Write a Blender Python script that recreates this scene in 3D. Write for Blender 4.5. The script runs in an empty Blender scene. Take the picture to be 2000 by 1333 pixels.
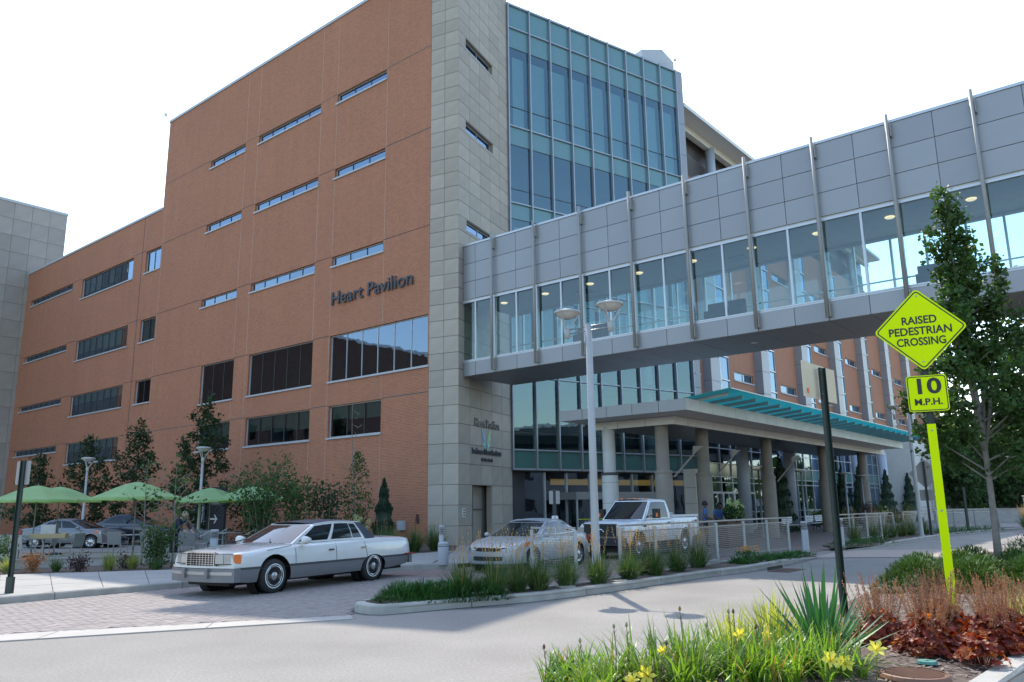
import bpy, math, random
from mathutils import Vector, Matrix
random.seed(7)
R = math.radians
SC = bpy.context.scene
COL = SC.collection
# ------------------------------------------------------------------ camera
H = 1.62
PITCH, ROLL = R(11.844), R(-0.743)
cp, sp, cr, sr = math.cos(PITCH), math.sin(PITCH), math.cos(ROLL), math.sin(ROLL)
_r, _u, _f = Vector((1, 0, 0)), Vector((0, -sp, cp)), Vector((0, cp, sp))
_R = _r * cr + _u * sr
_U = -_r * sr + _u * cr
cd = bpy.data.cameras.new('camera')
cam = bpy.data.objects.new('camera', cd)
COL.objects.link(cam)
cd.sensor_width = 36
cd.lens = 36 * 1552.65 / 2000
cd.clip_end = 3000
cam.matrix_world = Matrix(((_R.x, _U.x, -_f.x, 0), (_R.y, _U.y, -_f.y, 0), (_R.z, _U.z, -_f.z, H), (0, 0, 0, 1)))
SC.camera = cam
# ------------------------------------------------------------------ sky, sun, exposure
SUN_AZ, SUN_EL = R(-4), R(51.6)
w = bpy.data.worlds.new('World')
SC.world = w
w.use_nodes = True
nt = w.node_tree
sky = nt.nodes.new('ShaderNodeTexSky')
sky.sky_type = 'NISHITA'
sky.sun_disc = False
sky.sun_elevation = SUN_EL
sky.sun_rotation = SUN_AZ
sky.air_density = 1.3
sky.dust_density = 1.0
sky.ozone_density = 2.0
nt.links.new(sky.outputs[0], nt.nodes['Background'].inputs[0])
nt.nodes['Background'].inputs[1].default_value = 0.15
sd = bpy.data.lights.new('sun', 'SUN')
sd.energy = 2.1
sd.angle = R(0.55)
sd.color = (1, .93, .82)
sun = bpy.data.objects.new('sun', sd)
COL.objects.link(sun)
sv = Vector((math.sin(SUN_AZ) * math.cos(SUN_EL), math.cos(SUN_AZ) * math.cos(SUN_EL), math.sin(SUN_EL)))
sun.rotation_euler = sv.to_track_quat('Z', 'Y').to_euler()
sun.location = (0, 60, 70)
SC.view_settings.view_transform = 'Standard'
SC.view_settings.look = 'None'
SC.view_settings.exposure = 1.5
SC.view_settings.gamma = 1
# ------------------------------------------------------------------ helpers
def tag(o, label=None, cat=None, group=None, kind=None):
    if label: o['label'] = label
    if cat: o['category'] = cat
    if group: o['group'] = group
    if kind: o['kind'] = kind
    return o

def thing(name, label, cat, loc=(0, 0, 0), rz=0, group=None):
    o = bpy.data.objects.new(name, None)
    COL.objects.link(o)
    o.empty_display_size = .2
    o.location = loc
    o.rotation_euler = (0, 0, rz)
    return tag(o, label, cat, group)

def inst(name, mesh, parent=None, loc=(0, 0, 0), rot=(0, 0, 0), scale=(1, 1, 1)):
    o = bpy.data.objects.new(name, mesh)
    COL.objects.link(o)
    o.parent = parent
    o.location = loc
    o.rotation_euler = rot
    o.scale = scale
    return o

def copy_tree(o, parent=None):
    c = o.copy()
    COL.objects.link(c)
    c.parent = parent
    for ch in list(o.children):
        copy_tree(ch, c)
    return c

def lerp(a, b, t): return a + (b - a) * t

def interp(tab, x):
    if x <= tab[0][0]: return tab[0][1]
    for (x0, y0), (x1, y1) in zip(tab, tab[1:]):
        if x <= x1:
            t = (x - x0) / (x1 - x0)
            return y0 + (y1 - y0) * t
    return tab[-1][1]

class MB:
    def __init__(s): s.v, s.f, s.mi = [], [], []
    def add(s, vs, fs, mi=0):
        b = len(s.v)
        s.v.extend([tuple(p) for p in vs])
        s.f.extend([tuple(i + b for i in f) for f in fs])
        s.mi.extend([mi] * len(fs))
        return s
    def quad(s, a, b, c, d, mi=0): return s.add([a, b, c, d], [(0, 1, 2, 3)], mi)
    def box(s, x0, x1, y0, y1, z0, z1, mi=0):
        return s.add([(x0, y0, z0), (x1, y0, z0), (x1, y1, z0), (x0, y1, z0), (x0, y0, z1), (x1, y0, z1), (x1, y1, z1), (x0, y1, z1)],
                     [(3, 2, 1, 0), (4, 5, 6, 7), (0, 1, 5, 4), (1, 2, 6, 5), (2, 3, 7, 6), (3, 0, 4, 7)], mi)
    def obox(s, c, ax, ay, az, mi=0):          # centre and three half-axis vectors
        c, ax, ay, az = Vector(c), Vector(ax), Vector(ay), Vector(az)
        vs = [c + i * ax + j * ay + k * az for k in (-1, 1) for i, j in ((-1, -1), (1, -1), (1, 1), (-1, 1))]
        return s.add(vs, [(3, 2, 1, 0), (4, 5, 6, 7), (0, 1, 5, 4), (1, 2, 6, 5), (2, 3, 7, 6), (3, 0, 4, 7)], mi)
    def bar(s, a, b, w, h=None, mi=0):         # rectangular bar from a to b
        a, b = Vector(a), Vector(b)
        h = h or w
        d = b - a
        L = d.length
        d.normalize()
        up = Vector((0, 0, 1)) if abs(d.z) < .95 else Vector((0, 1, 0))
        x = d.cross(up).normalized()
        y = x.cross(d)
        return s.obox((a + b) / 2, x * w / 2, y * h / 2, d * L / 2, mi)
    def tube(s, pts, r, n=8, mi=0, caps=True):
        pts = [Vector(p) for p in pts]
        m = len(pts)
        rs = r if isinstance(r, (list, tuple)) else [r] * m
        rings = []
        for i, p in enumerate(pts):
            d = (pts[min(i + 1, m - 1)] - pts[max(i - 1, 0)]).normalized()
            up = Vector((0, 0, 1)) if abs(d.z) < .9 else Vector((1, 0, 0))
            x = d.cross(up).normalized()
            y = x.cross(d)
            rings.append([p + x * rs[i] * math.cos(2 * math.pi * k / n) + y * rs[i] * math.sin(2 * math.pi * k / n) for k in range(n)])
        vs = [v for rg in rings for v in rg]
        fs = [(i * n + k, i * n + (k + 1) % n, (i + 1) * n + (k + 1) % n, (i + 1) * n + k) for i in range(m - 1) for k in range(n)]
        if caps:
            fs.append(tuple(range(n - 1, -1, -1)))
            fs.append(tuple((m - 1) * n + k for k in range(n)))
        return s.add(vs, fs, mi)
    def lathe(s, prof, n=16, c=(0, 0, 0), axis='z', mi=0, a0=0, a1=2 * math.pi):
        cx, cy, cz = c
        full = abs(a1 - a0 - 2 * math.pi) < 1e-6
        k = n if full else n + 1
        vs = []
        for r, z in prof:
            for i in range(k):
                a = a0 + (a1 - a0) * i / n
                if axis == 'z': vs.append((cx + r * math.cos(a), cy + r * math.sin(a), cz + z))
                elif axis == 'y': vs.append((cx + r * math.cos(a), cy + z, cz + r * math.sin(a)))
                else: vs.append((cx + z, cy + r * math.cos(a), cz + r * math.sin(a)))
        fs = []
        for j in range(len(prof) - 1):
            for i in range(n):
                i2 = (i + 1) % k if full else i + 1
                fs.append((j * k + i, j * k + i2, (j + 1) * k + i2, (j + 1) * k + i))
        return s.add(vs, fs, mi)
    def grid(s, rows, mi=0):
        n = len(rows[0])
        vs = [p for r in rows for p in r]
        fs = [(j * n + i, j * n + i + 1, (j + 1) * n + i + 1, (j + 1) * n + i) for j in range(len(rows) - 1) for i in range(n - 1)]
        return s.add(vs, fs, mi)
    def prism(s, pts, z0, z1, mi=0):
        n = len(pts)
        vs = [(x, y, z0) for x, y in pts] + [(x, y, z1) for x, y in pts]
        fs = [tuple(range(n - 1, -1, -1)), tuple(range(n, 2 * n))] + [(i, (i + 1) % n, n + (i + 1) % n, n + i) for i in range(n)]
        return s.add(vs, fs, mi)
    def wall(s, x0, x1, z0, z1, ops, depth, y=0, mi=0):
        xs = sorted(set([x0, x1] + [min(max(v, x0), x1) for o in ops for v in o[:2]]))
        zs = sorted(set([z0, z1] + [min(max(v, z0), z1) for o in ops for v in o[2:4]]))
        for a, b in zip(xs, xs[1:]):
            for c, d in zip(zs, zs[1:]):
                mx, mz = (a + b) / 2, (c + d) / 2
                if not any(o[0] < mx < o[1] and o[2] < mz < o[3] for o in ops):
                    s.quad((a, y, c), (b, y, c), (b, y, d), (a, y, d), mi)
        for a, b, c, d in [o[:4] for o in ops]:
            y1 = y + depth
            s.quad((a, y, c), (a, y, d), (a, y1, d), (a, y1, c), mi)
            s.quad((b, y, d), (b, y, c), (b, y1, c), (b, y1, d), mi)
            s.quad((a, y, d), (b, y, d), (b, y1, d), (a, y1, d), mi)
            s.quad((b, y, c), (a, y, c), (a, y1, c), (b, y1, c), mi)
        return s
    def mesh(s, name, mats, smooth=False):
        me = bpy.data.meshes.new(name)
        me.from_pydata(s.v, [], s.f)
        mats = mats if isinstance(mats, (list, tuple)) else [mats]
        for m in mats: me.materials.append(m)
        if len(mats) > 1: me.polygons.foreach_set('material_index', s.mi)
        if smooth: me.polygons.foreach_set('use_smooth', [True] * len(me.polygons))
        me.update()
        return me
    def build(s, name, mats, parent=None, smooth=False, loc=(0, 0, 0), rot=(0, 0, 0)):
        return inst(name, s.mesh(name, mats, smooth), parent, loc, rot)

def struct(o): o['kind'] = 'structure'; return o
def stuff(o): o['kind'] = 'stuff'; return o
ORD = ['first', 'second', 'third', 'fourth', 'fifth', 'sixth', 'seventh', 'eighth', 'ninth', 'tenth', 'eleventh', 'twelfth', 'thirteenth', 'fourteenth', 'fifteenth', 'sixteenth']
# ------------------------------------------------------------------ materials
M = {}
def mk(name, col, rough=.6, metal=0, var=.08, scale=3.0, bump=0, bscale=40, spec=.5, rnd=0, coat=0, detail=4, trans=0):
    m = bpy.data.materials.new(name)
    m.use_nodes = True
    t = m.node_tree
    N, L = t.nodes, t.links
    b = N['Principled BSDF']
    b.inputs['Roughness'].default_value = rough
    b.inputs['Metallic'].default_value = metal
    b.inputs['Specular IOR Level'].default_value = spec
    if coat:
        b.inputs['Coat Weight'].default_value = coat
        b.inputs['Coat Roughness'].default_value = .04
    tc = N.new('ShaderNodeTexCoord')
    src = None
    if var:
        nz = N.new('ShaderNodeTexNoise')
        nz.inputs['Scale'].default_value = scale
        nz.inputs['Detail'].default_value = detail
        L.new(tc.outputs['Object'], nz.inputs['Vector'])
        mp = N.new('ShaderNodeMapRange')
        mp.inputs['From Min'].default_value = .3
        mp.inputs['From Max'].default_value = .7
        mp.inputs['To Min'].default_value = 1 - var
        mp.inputs['To Max'].default_value = 1 + var
        L.new(nz.outputs['Fac'], mp.inputs['Value'])
        src = mp.outputs['Result']
    if rnd:
        oi = N.new('ShaderNodeObjectInfo')
        mr = N.new('ShaderNodeMapRange')
        mr.inputs['To Min'].default_value = 1 - rnd
        mr.inputs['To Max'].default_value = 1 + rnd
        L.new(oi.outputs['Random'], mr.inputs['Value'])
        if src:
            mu = N.new('ShaderNodeMath'); mu.operation = 'MULTIPLY'
            L.new(src, mu.inputs[0]); L.new(mr.outputs['Result'], mu.inputs[1])
            src = mu.outputs[0]
        else: src = mr.outputs['Result']
    if src:
        vm = N.new('ShaderNodeVectorMath'); vm.operation = 'SCALE'
        vm.inputs[0].default_value = col
        L.new(src, vm.inputs['Scale'])
        L.new(vm.outputs[0], b.inputs['Base Color'])
        csock = vm.outputs[0]
    else:
        b.inputs['Base Color'].default_value = (*col, 1)
        csock = None
    if bump:
        n2 = N.new('ShaderNodeTexNoise')
        n2.inputs['Scale'].default_value = bscale
        n2.inputs['Detail'].default_value = 5
        L.new(tc.outputs['Object'], n2.inputs['Vector'])
        bp = N.new('ShaderNodeBump')
        bp.inputs['Strength'].default_value = bump
        bp.inputs['Distance'].default_value = .02
        L.new(n2.outputs['Fac'], bp.inputs['Height'])
        L.new(bp.outputs[0], b.inputs['Normal'])
    if trans:
        tr = N.new('ShaderNodeBsdfTranslucent')
        if csock:
            v2 = N.new('ShaderNodeVectorMath'); v2.operation = 'MULTIPLY'
            v2.inputs[1].default_value = (1.6, 1.5, .7)
            L.new(csock, v2.inputs[0]); L.new(v2.outputs[0], tr.inputs['Color'])
        else: tr.inputs['Color'].default_value = (*col, 1)
        mx = N.new('ShaderNodeMixShader')
        mx.inputs[0].default_value = trans
        L.new(b.outputs[0], mx.inputs[1]); L.new(tr.outputs[0], mx.inputs[2])
        L.new(mx.outputs[0], N['Material Output'].inputs[0])
    M[name] = m
    return m

def mk_glass(name, tint, base=.1, gcol=(.95, .97, 1), k=1.0):
    m = bpy.data.materials.new(name)
    m.use_nodes = True
    t = m.node_tree
    N, L = t.nodes, t.links
    N.remove(N['Principled BSDF'])
    tr = N.new('ShaderNodeBsdfTransparent'); tr.inputs[0].default_value = (*tint, 1)
    gl = N.new('ShaderNodeBsdfGlossy'); gl.inputs['Color'].default_value = (*gcol, 1); gl.inputs['Roughness'].default_value = .015
    lw = N.new('ShaderNodeLayerWeight'); lw.inputs['Blend'].default_value = .35
    ma = N.new('ShaderNodeMath'); ma.operation = 'MULTIPLY_ADD'; ma.use_clamp = True
    ma.inputs[1].default_value = k; ma.inputs[2].default_value = base
    L.new(lw.outputs['Fresnel'], ma.inputs[0])
    # slight waviness of float glass
    tc = N.new('ShaderNodeTexCoord'); nz = N.new('ShaderNodeTexNoise'); nz.inputs['Scale'].default_value = .9
    L.new(tc.outputs['Object'], nz.inputs['Vector'])
    bp = N.new('ShaderNodeBump'); bp.inputs['Strength'].default_value = .05; bp.inputs['Distance'].default_value = .1
    L.new(nz.outputs['Fac'], bp.inputs['Height']); L.new(bp.outputs[0], gl.inputs['Normal'])
    mx = N.new('ShaderNodeMixShader')
    L.new(ma.outputs[0], mx.inputs[0]); L.new(tr.outputs[0], mx.inputs[1]); L.new(gl.outputs[0], mx.inputs[2])
    L.new(mx.outputs[0], N['Material Output'].inputs[0])
    M[name] = m
    return m

def mk_emit(name, col, s):
    m = bpy.data.materials.new(name); m.use_nodes = True
    b = m.node_tree.nodes['Principled BSDF']
    b.inputs['Base Color'].default_value = (*col, 1)
    b.inputs['Emission Color'].default_value = (*col, 1)
    b.inputs['Emission Strength'].default_value = s
    M[name] = m

def mk_brick(name, c1, c2, mortar, bw=.203, rh=.068, ms=.009, plane='xz', rough=.85):
    m = bpy.data.materials.new(name); m.use_nodes = True
    t = m.node_tree; N, L = t.nodes, t.links
    b = N['Principled BSDF']; b.inputs['Roughness'].default_value = rough; b.inputs['Specular IOR Level'].default_value = .25
    tc = N.new('ShaderNodeTexCoord'); sx = N.new('ShaderNodeSeparateXYZ'); cx = N.new('ShaderNodeCombineXYZ')
    L.new(tc.outputs['Object'], sx.inputs[0])
    L.new(sx.outputs['X'], cx.inputs['X']); L.new(sx.outputs['Z' if plane == 'xz' else 'Y'], cx.inputs['Y'])
    br = N.new('ShaderNodeTexBrick')
    L.new(cx.outputs[0], br.inputs['Vector'])
    br.inputs['Scale'].default_value = 1
    br.inputs['Brick Width'].default_value = bw; br.inputs['Row Height'].default_value = rh; br.inputs['Mortar Size'].default_value = ms
    br.inputs['Mortar Smooth'].default_value = .1
    br.inputs['Bias'].default_value = -.1
    br.inputs['Color1'].default_value = (*c1, 1); br.inputs['Color2'].default_value = (*c2, 1); br.inputs['Mortar'].default_value = (*mortar, 1)
    nz = N.new('ShaderNodeTexNoise'); nz.inputs['Scale'].default_value = .35; nz.inputs['Detail'].default_value = 6
    L.new(tc.outputs['Object'], nz.inputs['Vector'])
    mp = N.new('ShaderNodeMapRange'); mp.inputs['From Min'].default_value = .3; mp.inputs['From Max'].default_value = .7
    mp.inputs['To Min'].default_value = .93; mp.inputs['To Max'].default_value = 1.07
    c2 = N.new('ShaderNodeCombineXYZ'); mX = N.new('ShaderNodeMath'); mX.operation = 'MULTIPLY'; mX.inputs[1].default_value = 2.2; mZ = N.new('ShaderNodeMath'); mZ.operation = 'MULTIPLY'; mZ.inputs[1].default_value = .12
    L.new(sx.outputs['X'], mX.inputs[0]); L.new(sx.outputs['Z'], mZ.inputs[0]); L.new(mX.outputs[0], c2.inputs['X']); L.new(mZ.outputs[0], c2.inputs['Y'])
    n3 = N.new('ShaderNodeTexNoise'); n3.inputs['Scale'].default_value = 1; n3.inputs['Detail'].default_value = 5; L.new(c2.outputs[0], n3.inputs['Vector'])
    av = N.new('ShaderNodeMath'); av.operation = 'ADD'; hf = N.new('ShaderNodeMath'); hf.operation = 'MULTIPLY'; hf.inputs[1].default_value = .5
    L.new(nz.outputs['Fac'], av.inputs[0]); L.new(n3.outputs['Fac'], av.inputs[1]); L.new(av.outputs[0], hf.inputs[0]); L.new(hf.outputs[0], mp.inputs['Value'])
    vm = N.new('ShaderNodeVectorMath'); vm.operation = 'SCALE'
    L.new(br.outputs['Color'], vm.inputs[0]); L.new(mp.outputs['Result'], vm.inputs['Scale'])
    L.new(vm.outputs[0], b.inputs['Base Color'])
    bp = N.new('ShaderNodeBump'); bp.inputs['Strength'].default_value = .5; bp.inputs['Distance'].default_value = .01; bp.invert = True
    L.new(br.outputs['Fac'], bp.inputs['Height']); L.new(bp.outputs[0], b.inputs['Normal'])
    M[name] = m
    return m

mk_brick('brick', (.43, .155, .076), (.33, .115, .060), (.40, .265, .19))
mk_brick('brick_far', (.42, .17, .09), (.36, .14, .075), (.4, .26, .19))
mk('stone', (.365, .325, .27), .8, var=.10, scale=1.1, bump=.08, bscale=25, rnd=.10)
mk('stone_block', (.29, .27, .24), .8, var=.07, scale=1.2, rnd=.08)
mk('joint', (.07, .07, .072), .9, var=0)
mk('joint_light', (.42, .33, .27), .9, var=0)
mk('coping', (.42, .44, .46), .5, var=.03)
mk('alu_panel', (.28, .285, .297), .42, metal=.25, var=.05, scale=.6, rnd=.05)
mk('alu_frame', (.47, .49, .52), .35, metal=.4, var=0)
mk('post_paint', (.28, .268, .248), .5, var=.05)
mk('soffit', (.25, .255, .26), .5, metal=.2, var=.03, rnd=.03)
mk('canopy_panel', (.62, .60, .56), .5, var=.04, rnd=.04)
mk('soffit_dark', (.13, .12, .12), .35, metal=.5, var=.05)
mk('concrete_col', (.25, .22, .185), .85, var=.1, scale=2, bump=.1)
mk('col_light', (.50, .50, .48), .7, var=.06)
mk('col_blue', (.36, .40, .46), .45, var=.03)
mk('spandrel', (.10, .215, .23), .12, var=.03, spec=.8)
mk('spandrel_low', (.06, .16, .145), .12, var=.03, spec=.8)
mk('teal_glass', (.10, .42, .42), .15, var=.04)
mk('blind', (.52, .60, .59), .8, var=.04, rnd=.05)
mk('blind_green', (.36, .46, .38), .8, var=.04, rnd=.08)
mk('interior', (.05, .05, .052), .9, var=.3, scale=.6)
mk('interior_mid', (.16, .155, .15), .9, var=.2, scale=.5)
mk('ceiling', (.55, .56, .55), .8, var=.05)
mk('white_paint', (.7, .7, .7), .5, var=.02)
mk('letter', (.045, .047, .055), .5, var=0)
mk('letter_grey', (.16, .16, .16), .4, metal=.5, var=0)
mk('logo_blue', (.18, .42, .62), .4, var=0)
mk('logo_green', (.32, .58, .30), .4, var=0)
mk('logo_teal', (.30, .62, .60), .4, var=0)
mk('dark_metal', (.035, .035, .04), .45, metal=.3, var=0)
mk('galv', (.33, .345, .36), .4, metal=.6, var=.06, scale=6)
mk('lamp_paint', (.36, .36, .35), .45, var=.04)
mk('lamp_lens', (.55, .54, .5), .2, var=0, spec=.6)
mk('bollard', (.36, .36, .37), .6, var=.06)
mk('concrete', (.40, .375, .34), .85, var=.10, scale=2.5, bump=.15, bscale=60, rnd=.05)
mk('sidewalk', (.30, .28, .25), .85, var=.08, scale=1.5, bump=.1, bscale=60, rnd=.04)
mk('kerb', (.34, .32, .28), .85, var=.14, scale=3, bump=.25, bscale=45, rnd=.06)
mk('band', (.36, .33, .29), .85, var=.06, scale=2)
mk('paver', (.25, .213, .19), .85, var=.10, scale=8, rnd=.14)
mk('paver_stuff', (.25, .213, .19), .85, var=.17, scale=9, detail=1)
mk_brick('paver_far', (.24, .17, .145), (.19, .135, .12), (.15, .13, .12), .2, .1, .006, 'xy')
mk('sand', (.15, .135, .12), .95, var=.1)
mk('crossing', (.34, .27, .23), .85, var=.1, scale=5)
mk('mulch', (.11, .078, .058), .95, var=.4, scale=25, bump=1, bscale=60)
mk('mulch_chip', (.20, .15, .12), .9, var=.3, scale=30)
mk('grass_ground', (.07, .10, .035), .95, var=.3, scale=.3)
mk('white_metal', (.75, .75, .75), .4, var=0)
mk('iron', (.12, .07, .05), .7, var=.2, scale=20)
mk('brown_plastic', (.17, .075, .04), .6, var=.1, scale=10)
mk('green_plastic', (.06, .20, .16), .5, var=.05)
mk('green_post', (.022, .035, .028), .5, var=.1)
mk('sign_yellow', (.62, .80, .0), .6, var=.02, spec=.1)
mk('sign_black', (.01, .01, .01), .5, var=0)
mk('sign_back', (.62, .52, .36), .5, var=.06)
mk('sign_grey', (.30, .29, .28), .5, var=.05)
mk('sign_orange', (.75, .18, .05), .5, var=0)
mk('red_box', (.35, .02, .02), .4, var=0)
mk('utility', (.38, .42, .44), .5, var=.05)
# vegetation
mk('bark', (.13, .105, .085), .9, var=.25, scale=8, bump=.5)
mk('bark_grey', (.20, .175, .15), .9, var=.2, scale=8, bump=.4)
mk('leaf_maple', (.045, .095, .022), .5, var=.45, scale=1.3, trans=.35, spec=.35)
mk('leaf_dark', (.026, .052, .02), .55, var=.4, scale=1.5, trans=.2, spec=.25)
mk('leaf_mid', (.05, .105, .03), .5, var=.4, scale=1.5, trans=.3, spec=.3)
mk('leaf_far', (.05, .09, .03), .7, var=.5, scale=.35, trans=.25, spec=.2)
mk('conifer', (.018, .042, .02), .7, var=.4, scale=4, trans=.1)
mk('juniper', (.04, .125, .028), .6, var=.4, scale=4, trans=.2)
mk('juniper_sun', (.055, .12, .02), .6, var=.45, scale=2, trans=.3)
mk('reed', (.055, .115, .03), .6, var=.35, scale=3, trans=.3)
mk('reed_tip', (.42, .27, .12), .8, var=.25, scale=5, trans=.3)
mk('reed_stem', (.30, .24, .11), .8, var=.2, scale=5, trans=.2)
mk('daylily', (.13, .24, .03), .4, var=.45, scale=2.5, trans=.42, spec=.5)
mk('daylily_old', (.30, .22, .06), .6, var=.3, scale=4, trans=.35)
mk('petal', (.85, .72, .10), .5, var=.08, scale=20, trans=.35)
mk('petal_orange', (.75, .35, .02), .6, var=.15, scale=20, trans=.2)
mk('stalk', (.13, .085, .04), .7, var=.2)
mk('pod', (.26, .27, .11), .5, var=.15, scale=30)
mk('pod_brown', (.13, .06, .035), .6, var=.15, scale=30)
mk('yucca', (.035, .13, .045), .4, var=.3, scale=3, trans=.25, spec=.45)
mk('yucca_yellow', (.36, .40, .09), .45, var=.25, scale=4, trans=.4)
mk('heuchera', (.20, .030, .012), .5, var=.8, scale=9, trans=.5, spec=.4)
mk('heuchera_orange', (.36, .10, .02), .5, var=.5, scale=9, trans=.5, spec=.4)
mk('heuchera_spike', (.33, .165, .10), .8, var=.25, scale=8, trans=.3)
mk('liriope', (.36, .40, .20), .5, var=.4, scale=4, trans=.35)
mk('grass_pale', (.24, .28, .09), .6, var=.35, scale=4, trans=.35)
mk('shrub_orange', (.42, .16, .04), .7, var=.4, scale=8, trans=.3)
mk('shrub_purple', (.05, .018, .02), .7, var=.4, scale=8, trans=.2)
mk('hydrangea', (.46, .55, .28), .7, var=.25, scale=10, trans=.2)
mk('umbrella', (.33, .50, .24), .8, var=.06, scale=2, trans=.4)
mk('flower_white', (.6, .6, .55), .7, var=.1)
# vehicles
mk('paint_white', (.62, .61, .575), .24, var=.02, coat=.8)
mk('paint_silver', (.36, .375, .39), .4, metal=.3, var=.02, coat=.35)
mk('paint_silver_shade', (.17, .18, .19), .4, metal=.3, var=.02, coat=.3)  # silver paint darkened for the shade under the patio trees
mk('paint_dark', (.02, .022, .028), .2, var=0, coat=.8)
mk('paint_truck', (.74, .75, .76), .35, var=.02, coat=.4)
mk('cladding', (.19, .19, .2), .4, metal=.3, var=.03)
mk('vinyl', (.035, .042, .06), .6, var=.1, scale=30)
mk('car_glass', (.012, .016, .018), .03, var=0, spec=.55)
mk('tire', (.018, .018, .019), .8, var=.1)
mk('chrome', (.72, .72, .72), .1, metal=1, var=0)
mk('hub', (.45, .45, .46), .3, metal=.8, var=0)
mk('black', (.012, .012, .012), .6, var=0)
mk('headlight', (.40, .385, .35), .08, var=0, spec=1, coat=1)
mk('amber', (.75, .16, .02), .2, var=0, coat=1)
mk('red_lens', (.35, .01, .01), .2, var=0, coat=1)
mk('trim_line', (.05, .05, .05), .5, var=0)
# people
mk('skin', (.10, .055, .035), .6, var=.05)
mk('skin_light', (.48, .30, .22), .6, var=.05)
mk('shirt_blue', (.05, .12, .30), .8, var=.08, scale=10)
mk('navy', (.015, .02, .045), .8, var=.1, scale=10)
mk('hair_black', (.012, .01, .01), .7, var=0)
mk('hair_fair', (.32, .25, .18), .7, var=.2, scale=20)
mk('cardboard', (.36, .28, .15), .85, var=.06)
mk('podium', (.07, .028, .022), .5, var=.15, scale=6)
mk('terracotta', (.06, .03, .03), .7, var=.1)
mk('planter', (.45, .42, .39), .85, var=.06)
mk_glass('glass', (.42, .50, .50), .20, (.60, .78, 1.0), .9)
mk_glass('glass_cw', (.48, .66, .68), .13, (.62, .86, .93), .75)
mk_glass('glass_bridge', (.66, .80, .81), .05, (.85, .97, 1.0), .8)
mk_emit('lamp_on', (1, .78, .46), .38)
mk_emit('lamp_warm', (1, .62, .18), .10)
mk_emit('screen_blue', (.08, .35, .6), .25)
mk('mortar', (.28, .25, .21), .9, var=0)
mk('env_brick', (.16, .075, .05), .9, var=.2)
def teal():
    t = M['teal_glass'].node_tree; N, L = t.nodes, t.links
    tr = N.new('ShaderNodeBsdfTranslucent'); tr.inputs['Color'].default_value = (.20, .72, .70, 1)
    mx = N.new('ShaderNodeMixShader'); mx.inputs[0].default_value = .75
    L.new(N['Principled BSDF'].outputs[0], mx.inputs[1]); L.new(tr.outputs[0], mx.inputs[2]); L.new(mx.outputs[0], N['Material Output'].inputs[0])
teal()
mk('grit_shadow', (.10, .09, .08), .95, var=.4, scale=14)
mk('mullion', (.33, .36, .40), .4, metal=.4, var=0)
# asphalt: aggregate speckle
def asphalt():
    m = mk('asphalt', (.245, .224, .198), .9, var=.13, scale=.45, bump=.35, bscale=160, spec=.3)
    t = m.node_tree; N, L = t.nodes, t.links
    b = N['Principled BSDF']
    vo = N.new('ShaderNodeTexNoise'); vo.inputs['Scale'].default_value = 28; vo.inputs['Detail'].default_value = 8; vo.inputs['Roughness'].default_value = .85
    tc = [n for n in N if n.type == 'TEX_COORD'][0]
    L.new(tc.outputs['Object'], vo.inputs['Vector'])
    mp = N.new('ShaderNodeMapRange'); mp.inputs['From Min'].default_value = .3; mp.inputs['From Max'].default_value = .7
    mp.inputs['To Min'].default_value = .6; mp.inputs['To Max'].default_value = 1.38
    L.new(vo.outputs['Fac'], mp.inputs['Value'])
    vm = N.new('ShaderNodeVectorMath'); vm.operation = 'SCALE'
    src = b.inputs['Base Color'].links[0].from_socket
    L.new(src, vm.inputs[0]); L.new(mp.outputs['Result'], vm.inputs['Scale'])
    L.new(vm.outputs[0], b.inputs['Base Color'])
asphalt()
def text_mesh(s, size, bold=0.0, depth=.01, align='LEFT', spacing=1.0):
    c = bpy.data.curves.new('t', 'FONT')
    c.body = s; c.size = size; c.extrude = depth; c.offset = bold; c.align_x = align; c.space_character = spacing
    c.resolution_u = 4
    o = bpy.data.objects.new('t', c)
    COL.objects.link(o)
    bpy.context.view_layer.update()
    me = bpy.data.meshes.new_from_object(o.evaluated_get(bpy.context.evaluated_depsgraph_get()))
    bpy.data.objects.remove(o)
    bpy.data.curves.remove(c)
    return me
def lettering(name, s, size, mat, parent, loc, rot=(math.pi / 2, 0, 0), width=None, **kw):
    me = text_mesh(s, size, **kw)
    me.materials.clear(); me.materials.append(mat)
    o = inst(name, me, parent, loc, rot)
    if width:
        xs = [v.co.x for v in me.vertices]
        o.scale = (width / (max(xs) - min(xs)), 1, 1)
    return o
# ================================================================== ground
def smooth_line(pts, n=6):
    P = [Vector((*p, 0)) if len(p) == 2 else Vector(p) for p in pts]
    out = []
    for i in range(len(P) - 1):
        p0, p1, p2, p3 = P[max(i - 1, 0)], P[i], P[i + 1], P[min(i + 2, len(P) - 1)]
        for k in range(n):
            t = k / n
            out.append(.5 * ((2 * p1) + (p2 - p0) * t + (2 * p0 - 5 * p1 + 4 * p2 - p3) * t * t + (3 * p1 - p0 - 3 * p2 + p3) * t ** 3))
    out.append(P[-1])
    return [(p.x, p.y) for p in out]

def sheet(name, pts, z, mat):
    mb = MB()
    mb.add([(x, y, z) for x, y in pts], [tuple(range(len(pts)))])
    return struct(mb.build(name, mat))

def resample(pts, step):
    out = [pts[0]]; acc = 0
    for a, b in zip(pts, pts[1:]):
        L = math.dist(a, b); pos = step - acc
        while pos <= L:
            t = pos / L
            out.append((lerp(a[0], b[0], t), lerp(a[1], b[1], t))); pos += step
        acc = (acc + L) % step
    return out

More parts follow.
